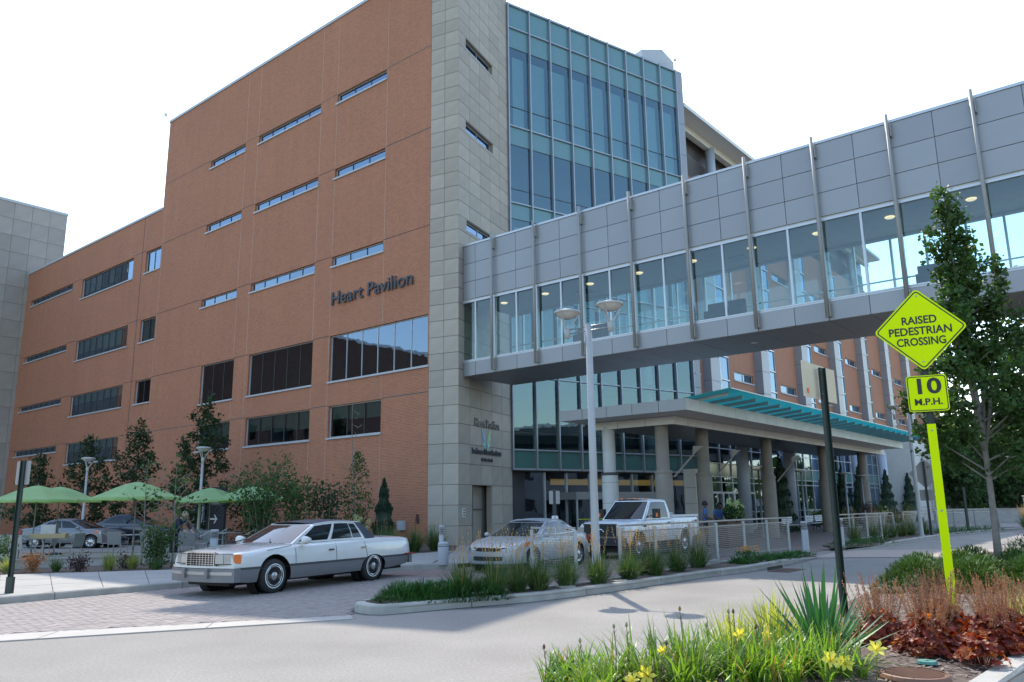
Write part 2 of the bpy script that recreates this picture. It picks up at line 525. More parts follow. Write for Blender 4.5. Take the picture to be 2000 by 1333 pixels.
def kerb(pts, side, w=.17, h=.15, seg=2.6, z=0, hs=None):
    root = struct(thing('kerb', None, None))
    fine = resample(pts, .2)
    k = max(2, int(seg / .2))
    i = 0
    while i < len(fine) - 1:
        ch = fine[i:i + k + 1]
        if len(ch) < 2: break
        mb = MB(); rows = []
        m = len(ch)
        for j, (x, y) in enumerate(ch):
            a, b = ch[max(j - 1, 0)], ch[min(j + 1, m - 1)]
            dx, dy = b[0] - a[0], b[1] - a[1]
            L = math.hypot(dx, dy) or 1
            nx, ny = -dy / L * side, dx / L * side
            if j == 0: x += dx / L * .008; y += dy / L * .008
            if j == m - 1: x -= dx / L * .008; y -= dy / L * .008
            hh = h if hs is None else hs(x, y)
            hh += random.uniform(-.003, .003)
            rows.append([(x, y, z - .05), (x + nx * .012, y + ny * .012, z + hh - .025), (x + nx * .03, y + ny * .03, z + hh),
                         (x + nx * w, y + ny * w, z + hh), (x + nx * w, y + ny * w, z - .05)])
        mb.grid(rows)
        mb.add(rows[0], [(0, 1, 2, 3, 4)]); mb.add(rows[-1], [(4, 3, 2, 1, 0)])
        mb.build('kerb_stone', M['kerb'], root)
        i += k
    return root

def inside(p, poly):
    x, y = p; c = False
    for (x0, y0), (x1, y1) in zip(poly, poly[1:] + poly[:1]):
        if (y0 > y) != (y1 > y) and x < (x1 - x0) * (y - y0) / (y1 - y0) + x0: c = not c
    return c

g = MB(); g.quad((-900, -900, -.06), (900, -900, -.06), (900, 900, -.06), (-900, 900, -.06))
struct(g.build('ground', M['grass_ground']))
rd = []
for j in range(41):
    rd.append([(-60 + i * 3.5, -40 + j * 2.9, 0) for i in range(45)])
g = MB(); g.grid(rd)
struct(g.build('road', M['asphalt']))

# drive of clay pavers
K_LEFT = smooth_line([(-20, 1.5), (-13.7, 9.6), (-9.37, 15.1), (-7.01, 18.1), (-4.6, 20.9), (-3.2, 22.1), (-2.3, 22.6), (-1.4, 22.75)])
DRIVE = [(-14, 9.06), (-2.55, 12.96), (-2.75, 13.9), (-2.2, 14.55), (-.76, 14.95), (.65, 16.15), (1.41, 16.85), (5.3, 22.1), (8.8, 26.5), (12, 30.2), (22, 41),
         (27, 57), (10.8, 46.3), (-.1, 38.9), (.6, 30), (-1.4, 22.75), (-3.2, 22.1), (-7.01, 18.1), (-9.37, 15.1), (-13.7, 9.6)]
drive = sheet('paver_drive', DRIVE, .004, M['sand'])
sheet('paver_lane', [(-3.5, 21), (-.2, 18.6), (1.0, 16.9), (5.3, 22.1), (8.8, 26.5), (12, 30.2), (22, 41), (27, 57), (10.8, 46.3), (-.1, 38.9), (.6, 30), (-1.4, 22.75), (-3.2, 22.1)], .010, M['paver_far'])
def pavers():
    u = .1; a = R(39.4 + 45); ca, sa = math.cos(a), math.sin(a)
    cells = []
    for i in range(-160, 280):
        for j in range(-260, 160):
            k = (i - j) % 4
            if k not in (0, 3): continue
            w_, h_ = (2, 1) if k == 0 else (1, 2)
            cx, cy = (i + w_ / 2) * u, (j + h_ / 2) * u
            x, y = ca * cx - sa * cy - 4, sa * cx + ca * cy + 15
            if y > 20.8 or y < 8 or x > 1.2 or x < -14.5: continue
            if y > 18.6 + (-.2 - x) * .73 - .15 and x > -3.5: continue
            if not inside((x, y), DRIVE): continue
            cells.append((math.hypot(x, y - 2), x, y, k))
    cells.sort()
    base = {}
    for k in (0, 3):
        mb = MB(); hx, hy = (.0975, .0475) if k == 0 else (.0475, .0975)
        v = [(-hx, -hy, 0), (hx, -hy, 0), (hx, hy, 0), (-hx, hy, 0)]
        e = .0035
        t = [(-hx + e, -hy + e, .016), (hx - e, -hy + e, .016), (hx - e, hy - e, .016), (-hx + e, hy - e, .016)]
        mb.add(v + t, [(4, 5, 6, 7), (0, 1, 5, 4), (1, 2, 6, 5), (2, 3, 7, 6), (3, 0, 4, 7)])
        base[k] = (mb.mesh('paver', M['paver']), v + t)
    fr = [c for c in cells if c[1] > -9]
    keep = set(fr[:300])
    for _, x, y, k in keep:
        inst('paver', base[k][0], drive, (x, y, .004 + random.uniform(-.002, .002)), (random.uniform(-.006, .006), random.uniform(-.006, .006), a))
    mb = MB()
    for c in cells:
        if c in keep: continue
        _, x, y, k = c
        dz = .004 + random.uniform(-.002, .002)
        mb.add([(x + ca * px - sa * py, y + sa * px + ca * py, pz + dz) for px, py, pz in base[k][1]],
               [(4, 5, 6, 7), (0, 1, 5, 4), (1, 2, 6, 5), (2, 3, 7, 6), (3, 0, 4, 7)])
    stuff(mb.build('pavers', M['paver_stuff'], drive))
pavers()
# concrete band between asphalt and pavers
bnd = struct(thing('concrete_band', None, None))
a0, a1, b0, b1 = Vector((-14, 7.9)), Vector((-2.44, 12.56)), Vector((-14, 9.06)), Vector((-2.55, 12.96))
for i in range(6):
    t0, t1 = i / 6 + .0006, (i + 1) / 6 - .0006
    mb = MB()
    q = [a0.lerp(a1, t0), a0.lerp(a1, t1), b0.lerp(b1, t1), b0.lerp(b1, t0)]
    mb.prism([(p.x, p.y) for p in q], -.02, .018)
    mb.build('band_slab', M['band'], bnd)
kerb(K_LEFT, 1)
# sidewalk slabs beyond the left kerb
sw = struct(thing('sidewalk', None, None))
KI = [(-20.3, 2.2), (-13.83, 9.72), (-9.5, 15.22), (-7.14, 18.22), (-3.3, 22.25), (-2.3, 22.79)]
BF = [(-27, 12), (-18.5, 18.6), (-12.8, 20.5), (-8.55, 21.7), (-3.9, 27.0), (-2.2, 29.2)]
mb = MB(); mb.add([(x, y, .132) for x, y in KI] + [(x, y, .132) for x, y in BF], [(i, i + 1, 7 + i, 6 + i) for i in range(5)])
struct(mb.build('sidewalk_base', M['joint']))
for s in range(5):
    n = [5, 5, 4, 5, 4][s]
    for i in range(n):
        for j in range(3):
            def P(tt, ss):
                A0, A1, B0, B1 = Vector(KI[s]), Vector(KI[s + 1]), Vector(BF[s]), Vector(BF[s + 1])
                return A0.lerp(A1, tt).lerp(B0.lerp(B1, tt), ss)
            e = .0035
            q = [P(i / n + e / 2, j / 3 + e), P((i + 1) / n - e / 2, j / 3 + e), P((i + 1) / n - e / 2, (j + 1) / 3 - e), P(i / n + e / 2, (j + 1) / 3 - e)]
            mb = MB(); mb.prism([(p.x, p.y) for p in q], .1, .15)
            mb.build('slab', M['sidewalk'], sw)
sheet('entry_plaza', [(-2.3, 22.79), (-1.4, 22.9), (.4, 26), (.6, 30), (1.2, 32), (11.2, 46.2), (-.07, 39.3), (-2.3, 34.4), (-2.2, 29.2)], .12, M['sidewalk'])
sheet('planting_bed', BF[::-1] + [(-30, 20), (-45, 50), (-45, 68), (-3.6, 35.2), (-2.3, 34.3)], .11, M['mulch'])
sheet('patio', [(-23, 20.2), (-14.5, 23.1), (-11.7, 24.7), (-10.2, 27), (-9.6, 31), (-24, 32), (-33, 27)], .125, M['sidewalk'])
sheet('parking', [(-24, 32), (-9.6, 31.2), (-11, 37), (-30, 52), (-46, 48), (-33, 27)], .135, M['asphalt'])
# kerbed island between drive and road
I_FRONT = smooth_line([(-2.62, 13.75), (-2.6, 13.45), (-2.31, 13.12), (-1.98, 13.1), (-1.23, 13.62), (.48, 14.7), (1.93, 16.12), (4.24, 18.75), (5.87, 20.4), (7.6, 22.7), (9.35, 25.3)], 5)
I_BACK = smooth_line([(-2.62, 13.75), (-2.5, 14.15), (-2.15, 14.5), (-.76, 14.9), (.65, 16.05), (1.41, 16.8), (3.3, 19.3), (5.3, 22.0), (7.4, 24.5), (9.35, 26.4)], 5)
kerb(I_FRONT, 1, hs=lambda x, y: .15 if y < 22.5 else max(.02, .15 - (y - 22.5) * .047))
kerb(I_BACK, -1, w=.14, h=.14, seg=2.2, hs=lambda x, y: .14 if y < 23 else max(.02, .14 - (y - 23) * .036))
mb = MB()
nA = 40
rA, rB = resample(I_FRONT, .1), resample(I_BACK, .1)
rows = []
for i in range(nA + 1):
    p, q = rA[int(i / nA * (len(rA) - 1))], rB[int(i / nA * (len(rB) - 1))]
    rows.append([(lerp(p[0], q[0], t), lerp(p[1], q[1], t), .10 + .05 * math.sin(t * math.pi) - max(0, (q[1] - 23) * .03)) for t in (0, .25, .5, .75, 1)])
mb.grid(rows); struct(mb.build('island_soil', M['mulch'], smooth=True))
# dark grit and shadow line at the kerb base, painted as one strip
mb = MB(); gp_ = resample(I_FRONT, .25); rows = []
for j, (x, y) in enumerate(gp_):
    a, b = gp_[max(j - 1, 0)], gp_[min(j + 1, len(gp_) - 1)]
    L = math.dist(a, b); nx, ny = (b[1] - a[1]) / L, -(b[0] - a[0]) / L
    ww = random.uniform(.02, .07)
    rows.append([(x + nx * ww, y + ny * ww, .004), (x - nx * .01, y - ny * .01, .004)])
mb.grid(rows); struct(mb.build('gutter', M['grit_shadow']))
# raised crossing
sheet('crossing', [(9.2, 25.4), (17.5, 24.6), (19.5, 28), (11.4, 28.6)], .008, M['crossing'])
for nm, pts in (('crossing_line', [(9.1, 25.15), (17.3, 24.35), (17.5, 24.6), (9.2, 25.4)]), ('crossing_line', [(11.4, 28.6), (19.5, 28), (19.7, 28.25), (11.5, 28.85)])):
    sheet(nm, pts, .012, M['band'])
# far kerb and island on the other side of the crossing
F_FRONT = smooth_line([(11.2, 28.4), (12.6, 29.5), (14.52, 31.6), (19.33, 37.5), (24.5, 42.8), (30.6, 47.6), (40, 52.5)], 5)
F_BACK = [(x - 1.3 * min(1, .12 + i / 9), y + 1.5 * min(1, .12 + i / 9)) for i, (x, y) in enumerate(F_FRONT)]
kerb(F_FRONT, 1, hs=lambda x, y: .15 if y > 32 else max(.02, .02 + (y - 28.4) * .036))
mb = MB(); mb.grid([[(p[0], p[1], .1), ((p[0] + q[0]) / 2, (p[1] + q[1]) / 2, .13), (q[0], q[1], .1)] for p, q in zip(F_FRONT, F_BACK)])
struct(mb.build('island_soil', M['mulch'], smooth=True))
# planted bed in the foreground with its kerb
def bed_h(x, y): return .27
B_R = smooth_line([(1.1, 3.9), (2.2, 4.9), (3.58, 6.4), (5.5, 8.5), (8.9, 12.3), (13.5, 17.2), (17, 21.2), (18.5, 23.6)], 5)
B_L = smooth_line([(1.1, 3.9), (.1, 4.9), (-.25, 6.2), (.7, 7.6), (2.6, 9.3), (4.6, 11.9), (8.4, 17.2), (11.2, 21.2), (14.5, 24.2), (18.5, 23.6)], 5)
kerb(B_R, 1, w=.2, h=.24, seg=2.8)
kerb(B_L, -1, w=.18, h=.2, seg=2.6)
rA, rB = resample(B_R, .1), resample(B_L, .1)
rows = []
for i in range(81):
    p, q = rA[int(i / 80 * (len(rA) - 1))], rB[int(i / 80 * (len(rB) - 1))]
    rows.append([(lerp(p[0], q[0], t), lerp(p[1], q[1], t), .2 + .07 * math.sin(t * math.pi) + random.uniform(-.008, .008)) for t in [k / 8 for k in range(9)]])
mb = MB(); mb.grid(rows); bedm = struct(mb.build('bed_soil', M['mulch'], smooth=True))
mb = MB()
for _ in range(5200):
    k = random.random() ** 1.6 * .5; t = random.uniform(.05, .95)
    p, q = rA[int(k * (len(rA) - 1))], rB[int(k * (len(rB) - 1))]
    c = Vector((lerp(p[0], q[0], t), lerp(p[1], q[1], t), .215 + .07 * math.sin(t * math.pi)))
    a = random.uniform(0, 6.3); L = random.uniform(.012, .045); W_ = random.uniform(.004, .012)
    d = Vector((math.cos(a), math.sin(a), random.uniform(-.35, .35))) * L; s_ = Vector((-math.sin(a), math.cos(a), random.uniform(-.5, .5))) * W_
    mb.quad(c - d - s_, c + d - s_, c + d + s_, c - d + s_)
o = stuff(mb.build('mulch_chips', M['mulch_chip'])); tag(o, 'shredded brown bark mulch strewn over the foreground planting bed', 'mulch')
# storm drain in the island kerb
t = thing('storm_drain', 'rusty storm drain grate in the road beside the island kerb', 'drain', (6.55, 20.75, 0), R(52))
mb = MB(); mb.box(-.6, .6, -.55, -.5, 0, .012); mb.box(-.6, .6, -.05, 0, 0, .012); mb.box(-.6, -.55, -.5, -.05, 0, .012); mb.box(.55, .6, -.5, -.05, 0, .012)
mb.build('frame', M['iron'], t)
mb = MB()
for i in range(11): mb.box(-.5 + i * .1, -.46 + i * .1, -.5, -.05, 0, .01)
mb.build('grate', M['iron'], t)
mb = MB(); mb.box(-.5, .5, .0, .02, .02, .1); mb.build('inlet', M['black'], t)
# ================================================================== buildings
AZ_A, AZ_S, AZ_G, AZ_W = -50.577, 25.3625, 55.8742, 39.4227
RZ_A, RZ_S, RZ_T, RZ_G, RZ_W = R(AZ_A + 90) * -1, R(90 - AZ_S), R(-AZ_S), R(90 - AZ_G), R(90 - AZ_W)
RZ_A = R(-39.423)
PB, PC, PE, PQ, PW = (-3.727, 34.873, 0), (-2.354, 34.222, 0), (-.067, 39.048, 0), (-2.185, 34.58, 0), (10.943, 46.509, 0)

def make_window(parent, x0, x1, z0, z1, n, y=.14, fw=.05, glass='glass', blinds=None, sill=True, mull=.03, head=0, dark=False):
    """frame is the part; panes, sill and blinds are its sub-parts"""
    f = MB()
    f.box(x0, x1, y - .03, y + .05, z0, z0 + fw); f.box(x0, x1, y - .03, y + .05, z1 - fw, z1)
    f.box(x0, x0 + fw, y - .03, y + .05, z0 + fw, z1 - fw); f.box(x1 - fw, x1, y - .03, y + .05, z0 + fw, z1 - fw)
    px = [x0 + fw + (x1 - x0 - 2 * fw) * i / n for i in range(n + 1)]
    for i in range(1, n): f.box(px[i] - mull / 2, px[i] + mull / 2, y - .028, y + .048, z0 + fw, z1 - fw, 1 if dark else 0)
    fr = f.build('window', [M['alu_frame'], M['joint']], parent)
    for i in range(n):
        g = MB(); a, b = px[i] + (mull / 2 if i else 0), px[i + 1] - (mull / 2 if i < n - 1 else 0)
        g.quad((a, y, z0 + fw), (b, y, z0 + fw), (b, y, z1 - fw), (a, y, z1 - fw))
        g.build('pane', M[glass], fr)
        if blinds and random.random() < blinds[1]:
            drop = blinds[2] * random.uniform(.75, 1.0) if blinds[2] < 1 else 1
            zz = z1 - fw - (z1 - z0 - 2 * fw) * drop
            q = MB(); q.quad((a + .01, y + .1, zz), (b - .01, y + .1, zz), (b - .01, y + .1, z1 - fw), (a + .01, y + .1, z1 - fw))
            q.build('blind', M[blinds[0]], fr)
    if sill:
        q = MB(); q.box(x0 - .06, x1 + .06, -.07, y - .03, z0 - .09, z0 - .002); q.build('sill', M['coping'], fr)
    return fr

# ---- tall brick block
bk = thing('brick_building', 'tall red brick hospital block with rows of slit windows and dark lettering', 'building', PB, RZ_A)
WIN = []   # u0,u1,z0,z1,n,blind
for z0, z1 in ((23.14, 23.66), (18.80, 19.33), (13.93, 14.45)):
    b = ('blind', .55, 1) if z0 < 23 else None
    WIN += [(16.05, 20.02, z0, z1, 3, None), (8.63, 14.63, z0, z1, 5, b), (3.22, 7.19, z0, z1, 3, ('blind', .9, 1) if b else None)]
WIN += [(15.9, 19.5, 7.9, 10.25, 3, None), (8.52, 14.39, 7.9, 10.25, 5, None), (.06, 7.12, 7.9, 10.25, 6, None),
        (15.96, 19.5, 5.1, 6.67, 3, ('blind_green', .7, .7)), (8.56, 14.38, 5.1, 6.67, 5, ('blind_green', 1, .62)), (3.13, 7.04, 5.1, 6.67, 3, ('blind_green', 1, .52))]
for z0, z1 in ((17.72, 19.26), (12.84, 14.39), (8.66, 10.22)): WIN.append((25.72, 27.84, z0, z1, 2, ('blind', 1, 1) if z0 > 12 else None))
for z0, z1 in ((17.72, 19.26), (12.86, 14.38), (8.66, 10.2), (5.14, 6.66)): WIN.append((29.64, 38.0, z0, z1, 8, ('blind_green', .75, .8 if z0 > 9 else .5)))
for z0, z1 in ((18.82, 19.33), (13.96, 14.43), (9.82, 10.24), (6.18, 6.64)): WIN.append((39.75, 48.03, z0, z1, 8, None))
DOOR = (-19.45, -17.5, .0, 2.9)
ops = [(-u1, -u0, z0, z1) for u0, u1, z0, z1, n, b in WIN]
mb = MB()
mb.wall(-52, 0, 0, 21.9, [o for o in ops if o[3] < 21.9] + [DOOR], .3)
mb.wall(-25.93, 0, 21.9, 28.3, [o for o in ops if o[3] > 21.9], .3)
mb.quad((-25.93, 14, 21.9), (-25.93, 0, 21.9), (-25.93, 0, 28.3), (-25.93, 14, 28.3))
mb.build('wall', M['brick'], bk)
mb = MB()
mb.quad((-52, .02, 21.88), (-25.9, .02, 21.88), (-25.9, 14, 21.88), (-52, 14, 21.88))
mb.quad((-25.9, .02, 28.28), (0, .02, 28.28), (0, 14, 28.28), (-25.9, 14, 28.28))
mb.build('roof', M['coping'], bk)
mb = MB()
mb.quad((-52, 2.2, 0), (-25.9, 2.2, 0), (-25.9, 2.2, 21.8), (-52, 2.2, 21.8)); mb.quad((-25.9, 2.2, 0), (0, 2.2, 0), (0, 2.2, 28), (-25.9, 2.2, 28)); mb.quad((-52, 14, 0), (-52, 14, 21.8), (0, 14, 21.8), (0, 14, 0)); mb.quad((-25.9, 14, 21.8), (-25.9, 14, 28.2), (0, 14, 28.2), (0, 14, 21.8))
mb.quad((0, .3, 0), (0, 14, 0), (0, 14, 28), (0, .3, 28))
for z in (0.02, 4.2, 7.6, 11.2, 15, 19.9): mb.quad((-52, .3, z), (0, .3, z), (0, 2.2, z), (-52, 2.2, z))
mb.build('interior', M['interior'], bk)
mb = MB(); mb.box(-25.96, .02, -.06, .34, 28.3, 28.48); mb.box(-26.02, -25.62, .34, 14, 28.3, 28.48); mb.build('coping', M['coping'], bk)
mb = MB(); mb.box(-52, -25.95, -.06, .34, 21.9, 22.06); mb.build('coping', M['coping'], bk)
for z, x0, x1 in ((23.69, -25.93, 0), (19.36, -49, 0), (14.48, -49, 0), (10.27, -49, 0), (6.70, -49, 0)):
    # horizontal relief joints, broken where a window head touches them
    cuts = sorted([(o[0] - .02, o[1] + .02) for o in ops if abs(o[3] - z) < .16 and o[1] > x0])
    a = x0
    for c0, c1 in cuts + [(x1, x1)]:
        if c0 - a > .3:
            mb = MB(); mb.box(a, c0, -.004, .01, z - .018, z + .018); mb.build('relief_joint', M['joint'], bk)
        a = max(a, c1)
mb = MB(); mb.box(-28.42, -28.36, -.005, .01, 0, 21.88); mb.build('relief_joint', M['joint'], bk)
for x, z0, z1 in ((-7.2, 0, 28.3), (-8.58, 0, 28.3), (-3.15, 0, 28.3), (-14.7, 0, 28.3), (-16, 0, 28.3), (-25.6, 0, 21.9)):
    mb = MB(); spans = sorted([(o[2] - .12, o[3] + .05) for o in ops if o[0] - .07 < x < o[1] + .07])
    a = z0
    for c0, c1 in spans + [(z1, z1)]:
        if c0 > a: mb.box(x - .012, x + .012, -.003, .01, a, c0)
        a = max(a, c1)
    mb.build('control_joint', M['joint_light'], bk)
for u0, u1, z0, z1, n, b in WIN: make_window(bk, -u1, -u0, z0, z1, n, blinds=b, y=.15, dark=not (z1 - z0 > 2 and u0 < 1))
lettering('lettering', 'Heart Pavilion', .98, M['letter'], bk, (-7.05, -.09, 11.82), width=5.95, bold=.004, depth=.03)
# patio entrance
d = MB(); d.box(-19.45, -19.3, .1, .25, 0, 2.9); d.box(-17.65, -17.5, .1, .25, 0, 2.9); d.box(-19.3, -17.65, .1, .25, 2.45, 2.9); d.box(-18.52, -18.42, .1, .25, 0, 2.45)
dr = d.build('entrance_door', M['alu_frame'], bk)
for a, b in ((-19.3, -18.52), (-18.42, -17.65)):
    q = MB(); q.quad((a, .17, .05), (b, .17, .05), (b, .17, 2.45), (a, .17, 2.45)); q.build('pane', M['glass'], dr)
    q = MB(); q.box(a + .1, b - .1, .1, .14, 1.05, 1.12); q.build('push_bar', M['alu_frame'], dr)
# utility box and alarm on the brick
q = MB(); q.box(-1.75, -1.32, -.14, 0, .72, 1.12); q.build('utility_box', M['utility'], bk)
q = MB(); q.box(-.62, -.5, -.1, 0, 1.0, 1.22); q.lathe([(.05, 0), (.05, .18), (0, .18)], 8, (-.56, -.06, 1.22)); q.build('wall_alarm', M['terracotta'], bk)
# roof camera
c = thing('security_camera', 'small white security camera on an arm above the brick parapet', 'camera', (PB[0] - .772 * 25.5 * 1.0, PB[1] + .635 * 25.5, 28.48), RZ_A)
mb = MB(); mb.tube([(.7, .1, 0), (.55, .0, .45), (.2, -.2, .6), (-.35, -.4, .6), (-.35, -.4, .45)], .025, 6); mb.build('arm', M['lamp_paint'], c)
mb = MB(); mb.lathe([(0, .18), (.1, .15), (.13, .05), (.11, -.04), (0, -.12)], 10, (-.35, -.4, .25)); mb.build('housing', M['white_metal'], c, True)

# ---- stone tower
st = thing('stone_tower', 'pale grey stone-clad corner tower carrying small logo and lettering', 'tower', PC, RZ_S)
TOP = 29.2
SWIN = [(.69, 3.54, 23.5, 24.03, 2), (.69, 3.54, 19.14, 19.66, 2), (.76, 3.54, 14.2, 14.70, 2)]
SDOOR = (1.26, 3.16, .05, 2.62)
mb = MB()
mb.wall(0.06, 5.34, 0, TOP - .05, [o[:4] for o in SWIN] + [SDOOR], .25, y=.045)
ca, sa = math.cos(RZ_T - RZ_S), math.sin(RZ_T - RZ_S)
def tl(x, y, z): return (ca * x - sa * y, sa * x + ca * y, z)     # left face coords -> tower coords
mb.quad(tl(-1.52, .045, 0), tl(-.06, .045, 0), tl(-.06, .045, TOP - .05), tl(-1.52, .045, TOP - .05))
mb.quad((5.34, .045, 0), (5.34, 6, 0), (5.34, 6, TOP - .05), (5.34, .045, TOP - .05))
mb.quad((0.06, .045, TOP - .05), (5.34, .045, TOP - .05), (5.34, 6, TOP - .05), (0, 6, TOP - .05))
mb.quad((.06, .6, 0), (5.3, .6, 0), (5.3, .6, 2.7), (.06, .6, 2.7))
mb.build('core', M['mortar'], st)
rows = [0, .9, 1.76, 2.62, 3.51, 4.36, 5.94 - .72, 6.03, 6.86]
z = 6.86
for a, b, n in ((6.86, 10.6, 5), (10.6, 14.73, 6), (14.73, 19.71, 7), (19.71, 24.09, 6), (24.09, TOP, 8)):
    rows += [a + (b - a) * i / n for i in range(1, n + 1)]
cols = [0, 1.05, 2.12, 3.19, 4.26, 5.34]
lcols = [-1.52, -.76, 0]
cache = {}
def panel_mesh(w_, h_, mat='stone', t=.045):
    k = (round(w_, 3), round(h_, 3), mat, t)
    if k not in cache:
        mb = MB(); e = .006; b = .005
        mb.add([(e, t, e), (w_ - e, t, e), (w_ - e, t, h_ - e), (e, t, h_ - e), (e + b, 0, e + b), (w_ - e - b, 0, e + b), (w_ - e - b, 0, h_ - e - b), (e + b, 0, h_ - e - b)],
               [(4, 5, 6, 7), (0, 1, 5, 4), (1, 2, 6, 5), (2, 3, 7, 6), (3, 0, 4, 7)])
        cache[k] = mb.mesh('panel', M[mat])
    return cache[k]
def split_panel(parent, x0, x1, z0, z1, holes):
    pieces = [(x0, x1, z0, z1)]
    for h in holes:
        out = []
        for a, b, c, d_ in pieces:
            if h[0] >= b or h[1] <= a or h[2] >= d_ or h[3] <= c: out.append((a, b, c, d_)); continue
            if h[0] > a: out.append((a, h[0], c, d_))
            if h[1] < b: out.append((h[1], b, c, d_))
            m0, m1 = max(a, h[0]), min(b, h[1])
            if h[2] > c: out.append((m0, m1, c, h[2]))
            if h[3] < d_: out.append((m0, m1, h[3], d_))
        pieces = out
    for a, b, c, d_ in pieces:
        if b - a > .05 and d_ - c > .05: inst('panel', panel_mesh(b - a, d_ - c), parent, (a, random.uniform(-.002, .002), c))
for z0, z1 in zip(rows, rows[1:]):
    for i in range(5):
        split_panel(st, cols[i], cols[i + 1], z0, z1, [o[:4] for o in SWIN] + [SDOOR])
    for i in range(2):
        p = tl(lcols[i], 0, z0)
        inst('panel', panel_mesh(lcols[i + 1] - lcols[i], z1 - z0), st, p, (0, 0, RZ_T - RZ_S))
for a, b, c, d_, n in SWIN: make_window(st, a, b, c, d_, n, y=.2, sill=False)
mb = MB(); mb.wall(1.26, 3.16, .05, 2.62, [], .1, y=.55); mb.build('niche_back', M['stone'], st)
q = MB(); q.box(2.2, 2.24, .5, .55, .05, 2.6); q.box(1.26, 3.16, .5, .55, 1.55, 1.58); q.build('niche_joint', M['joint'], st)
lettering('lettering', 'Heart Pavilion', .55, M['letter_grey'], st, (1.42, -.03, 5.22), width=2.4, depth=.03)
lettering('lettering', 'Lankenau Heart Institute', .36, M['letter'], st, (1.18, -.03, 4.0), width=2.85, bold=.004, depth=.03)
lettering('lettering', 'Main Line Health', .2, M['letter'], st, (2.06, -.03, 3.70), width=1.1, bold=.004, depth=.02)
def logo(parent, cx, cz, s, y=-.02):
    # fan of three curved leaves on each side, blue to the left and green to the right
    for side, mats in ((-1, ['logo_blue', 'logo_blue', 'logo_teal']), (1, ['logo_green', 'logo_green', 'logo_teal'])):
        for k in range(3):
            mb = MB(); rowa, rowb = [], []
            for i in range(9):
                t = i / 8
                x = side * (.05 + .43 * (t ** 1.4) * (1 - .16 * k)); z = -.5 + (.95 - .30 * k) * (t ** .72) - .02 * k
                tw = .075 * (.55 + .45 * math.sin(t * math.pi))
                rowa.append((cx + (x + .02 * side) * s, y, cz + (z - tw) * s)); rowb.append((cx + (x - .03 * side) * s, y, cz + (z + tw) * s))
            mb.grid([rowa, rowb] if side > 0 else [rowb, rowa])
            mb.grid([[(p[0], y + .02, p[2]) for p in rowb], [(p[0], y + .02, p[2]) for p in rowa]])
            mb.build('logo_leaf', M[mats[k]], parent)
logo(st, 2.6, 4.68, .95)
q = MB(); q.box(.36, .58, -.02, 0, 1.25, 1.62); q.build('number_plate', M['white_paint'], st)
q = MB()
for z in (1.29, 1.4, 1.51): q.box(.40, .54, -.024, -.02, z, z + .07)
q.build('plate_print', M['letter'], st)

# ---- glass block
gl = thing('glass_building', 'blue-green glass curtain wall block rising above the skybridge', 'building', PE, RZ_G)
MX = [0.0, 1.43, 2.86, 4.30, 5.74, 7.17, 8.60, 10.03, 11.45, 12.86]
GROWS = [(3.52, 4.40, 'sp'), (4.40, 8.05, 'cl'), (8.05, 12.2, 'cl'), (12.2, 13.0, 'sp'), (13.0, 16.35, 'bl'), (16.35, 17.22, 'sp2'), (17.22, 20.5, 'cl'), (20.5, 21.56, 'sp2'), (21.56, 26.2, 'bl'), (26.2, 27.4, 'sp2'), (27.4, 28.8, 'sp2')]
for z0, z1, kind in GROWS:
    for a, b in zip(MX, MX[1:]):
        mb = MB(); mb.quad((a, 0, z0), (b, 0, z0), (b, 0, z1), (a, 0, z1))
        if kind == 'cl' or kind == 'bl':
            p = mb.build('pane', M['glass_cw'], gl)
            if kind == 'bl':
                q = MB(); e = .12; q.quad((a + e, .35, z0 + .02), (b - e, .35, z0 + .02), (b - e, .35, z1 - .3), (a + e, .35, z1 - .3)); q.build('blind', M['blind'], p)
        else: mb.build('spandrel_panel', M['spandrel_low' if kind == 'sp' else 'spandrel'], gl)
for x in MX:
    mb = MB(); mb.box(x - .034, x + .034, -.16, .1, 3.42, 28.85); mb.build('mullion', M['mullion'], gl)
for z, t in ((3.46, .06), (4.40, .04), (5.25, .02), (8.05, .04), (12.2, .03), (13.0, .03), (16.35, .015), (17.22, .04), (18.0, .015), (20.5, .015), (21.56, .04), (22.7, .02), (26.2, .02), (27.4, .04), (28.8, .07)):
    mb = MB(); mb.box(0, 12.86, -.10 if t > .025 else -.02, .06, z - t * .8, z + t * .8); mb.build('transom', M['mullion' if t > .025 else 'joint'], gl)
mb = MB()
for z in (4.0, 8.3, 12.6, 16.8, 21.0, 26.6): mb.box(.05, 12.8, .6, 9, z - .25, z + .15)
mb.build('floor_slab', M['interior_mid'], gl)
mb = MB(); mb.quad((0, 5, 3.4), (12.8, 5, 3.4), (12.8, 5, 28.7), (0, 5, 28.7)); mb.build('inner_wall', M['interior_mid'], gl)
mb = MB(); mb.box(0, 12.86, .12, 9, 28.6, 28.8); mb.box(0, 12.86, 8.9, 9, 0, 28.6); mb.build('roof', M['coping'], gl)
for i in range(14):
    z0 = 2.1 * i
    mb = MB(); mb.box(12.93, 13.45, -.1, 6, z0 + .01, min(z0 + 2.09, 28.85)); mb.build('corner_panel', M['alu_panel'], gl)
# round columns behind the lower glass
for x in (6.6, 10.7):
    mb = MB(); mb.tube([(x, 1.6, 0), (x, 1.6, 12)], .35, 14); mb.build('inner_column', M['col_light'], gl, True)
# stair seen through the glass
mb = MB()
for i in range(16): mb.box(1.5 + i * .12, 1.7 + i * .12, 2.4, 3.6, 8.0 - i * .2, 8.06 - i * .2)
mb.bar((1.2, 2.4, 8.3), (3.6, 2.4, 4.9), .08, .5); mb.build('stair', M['col_light'], gl)
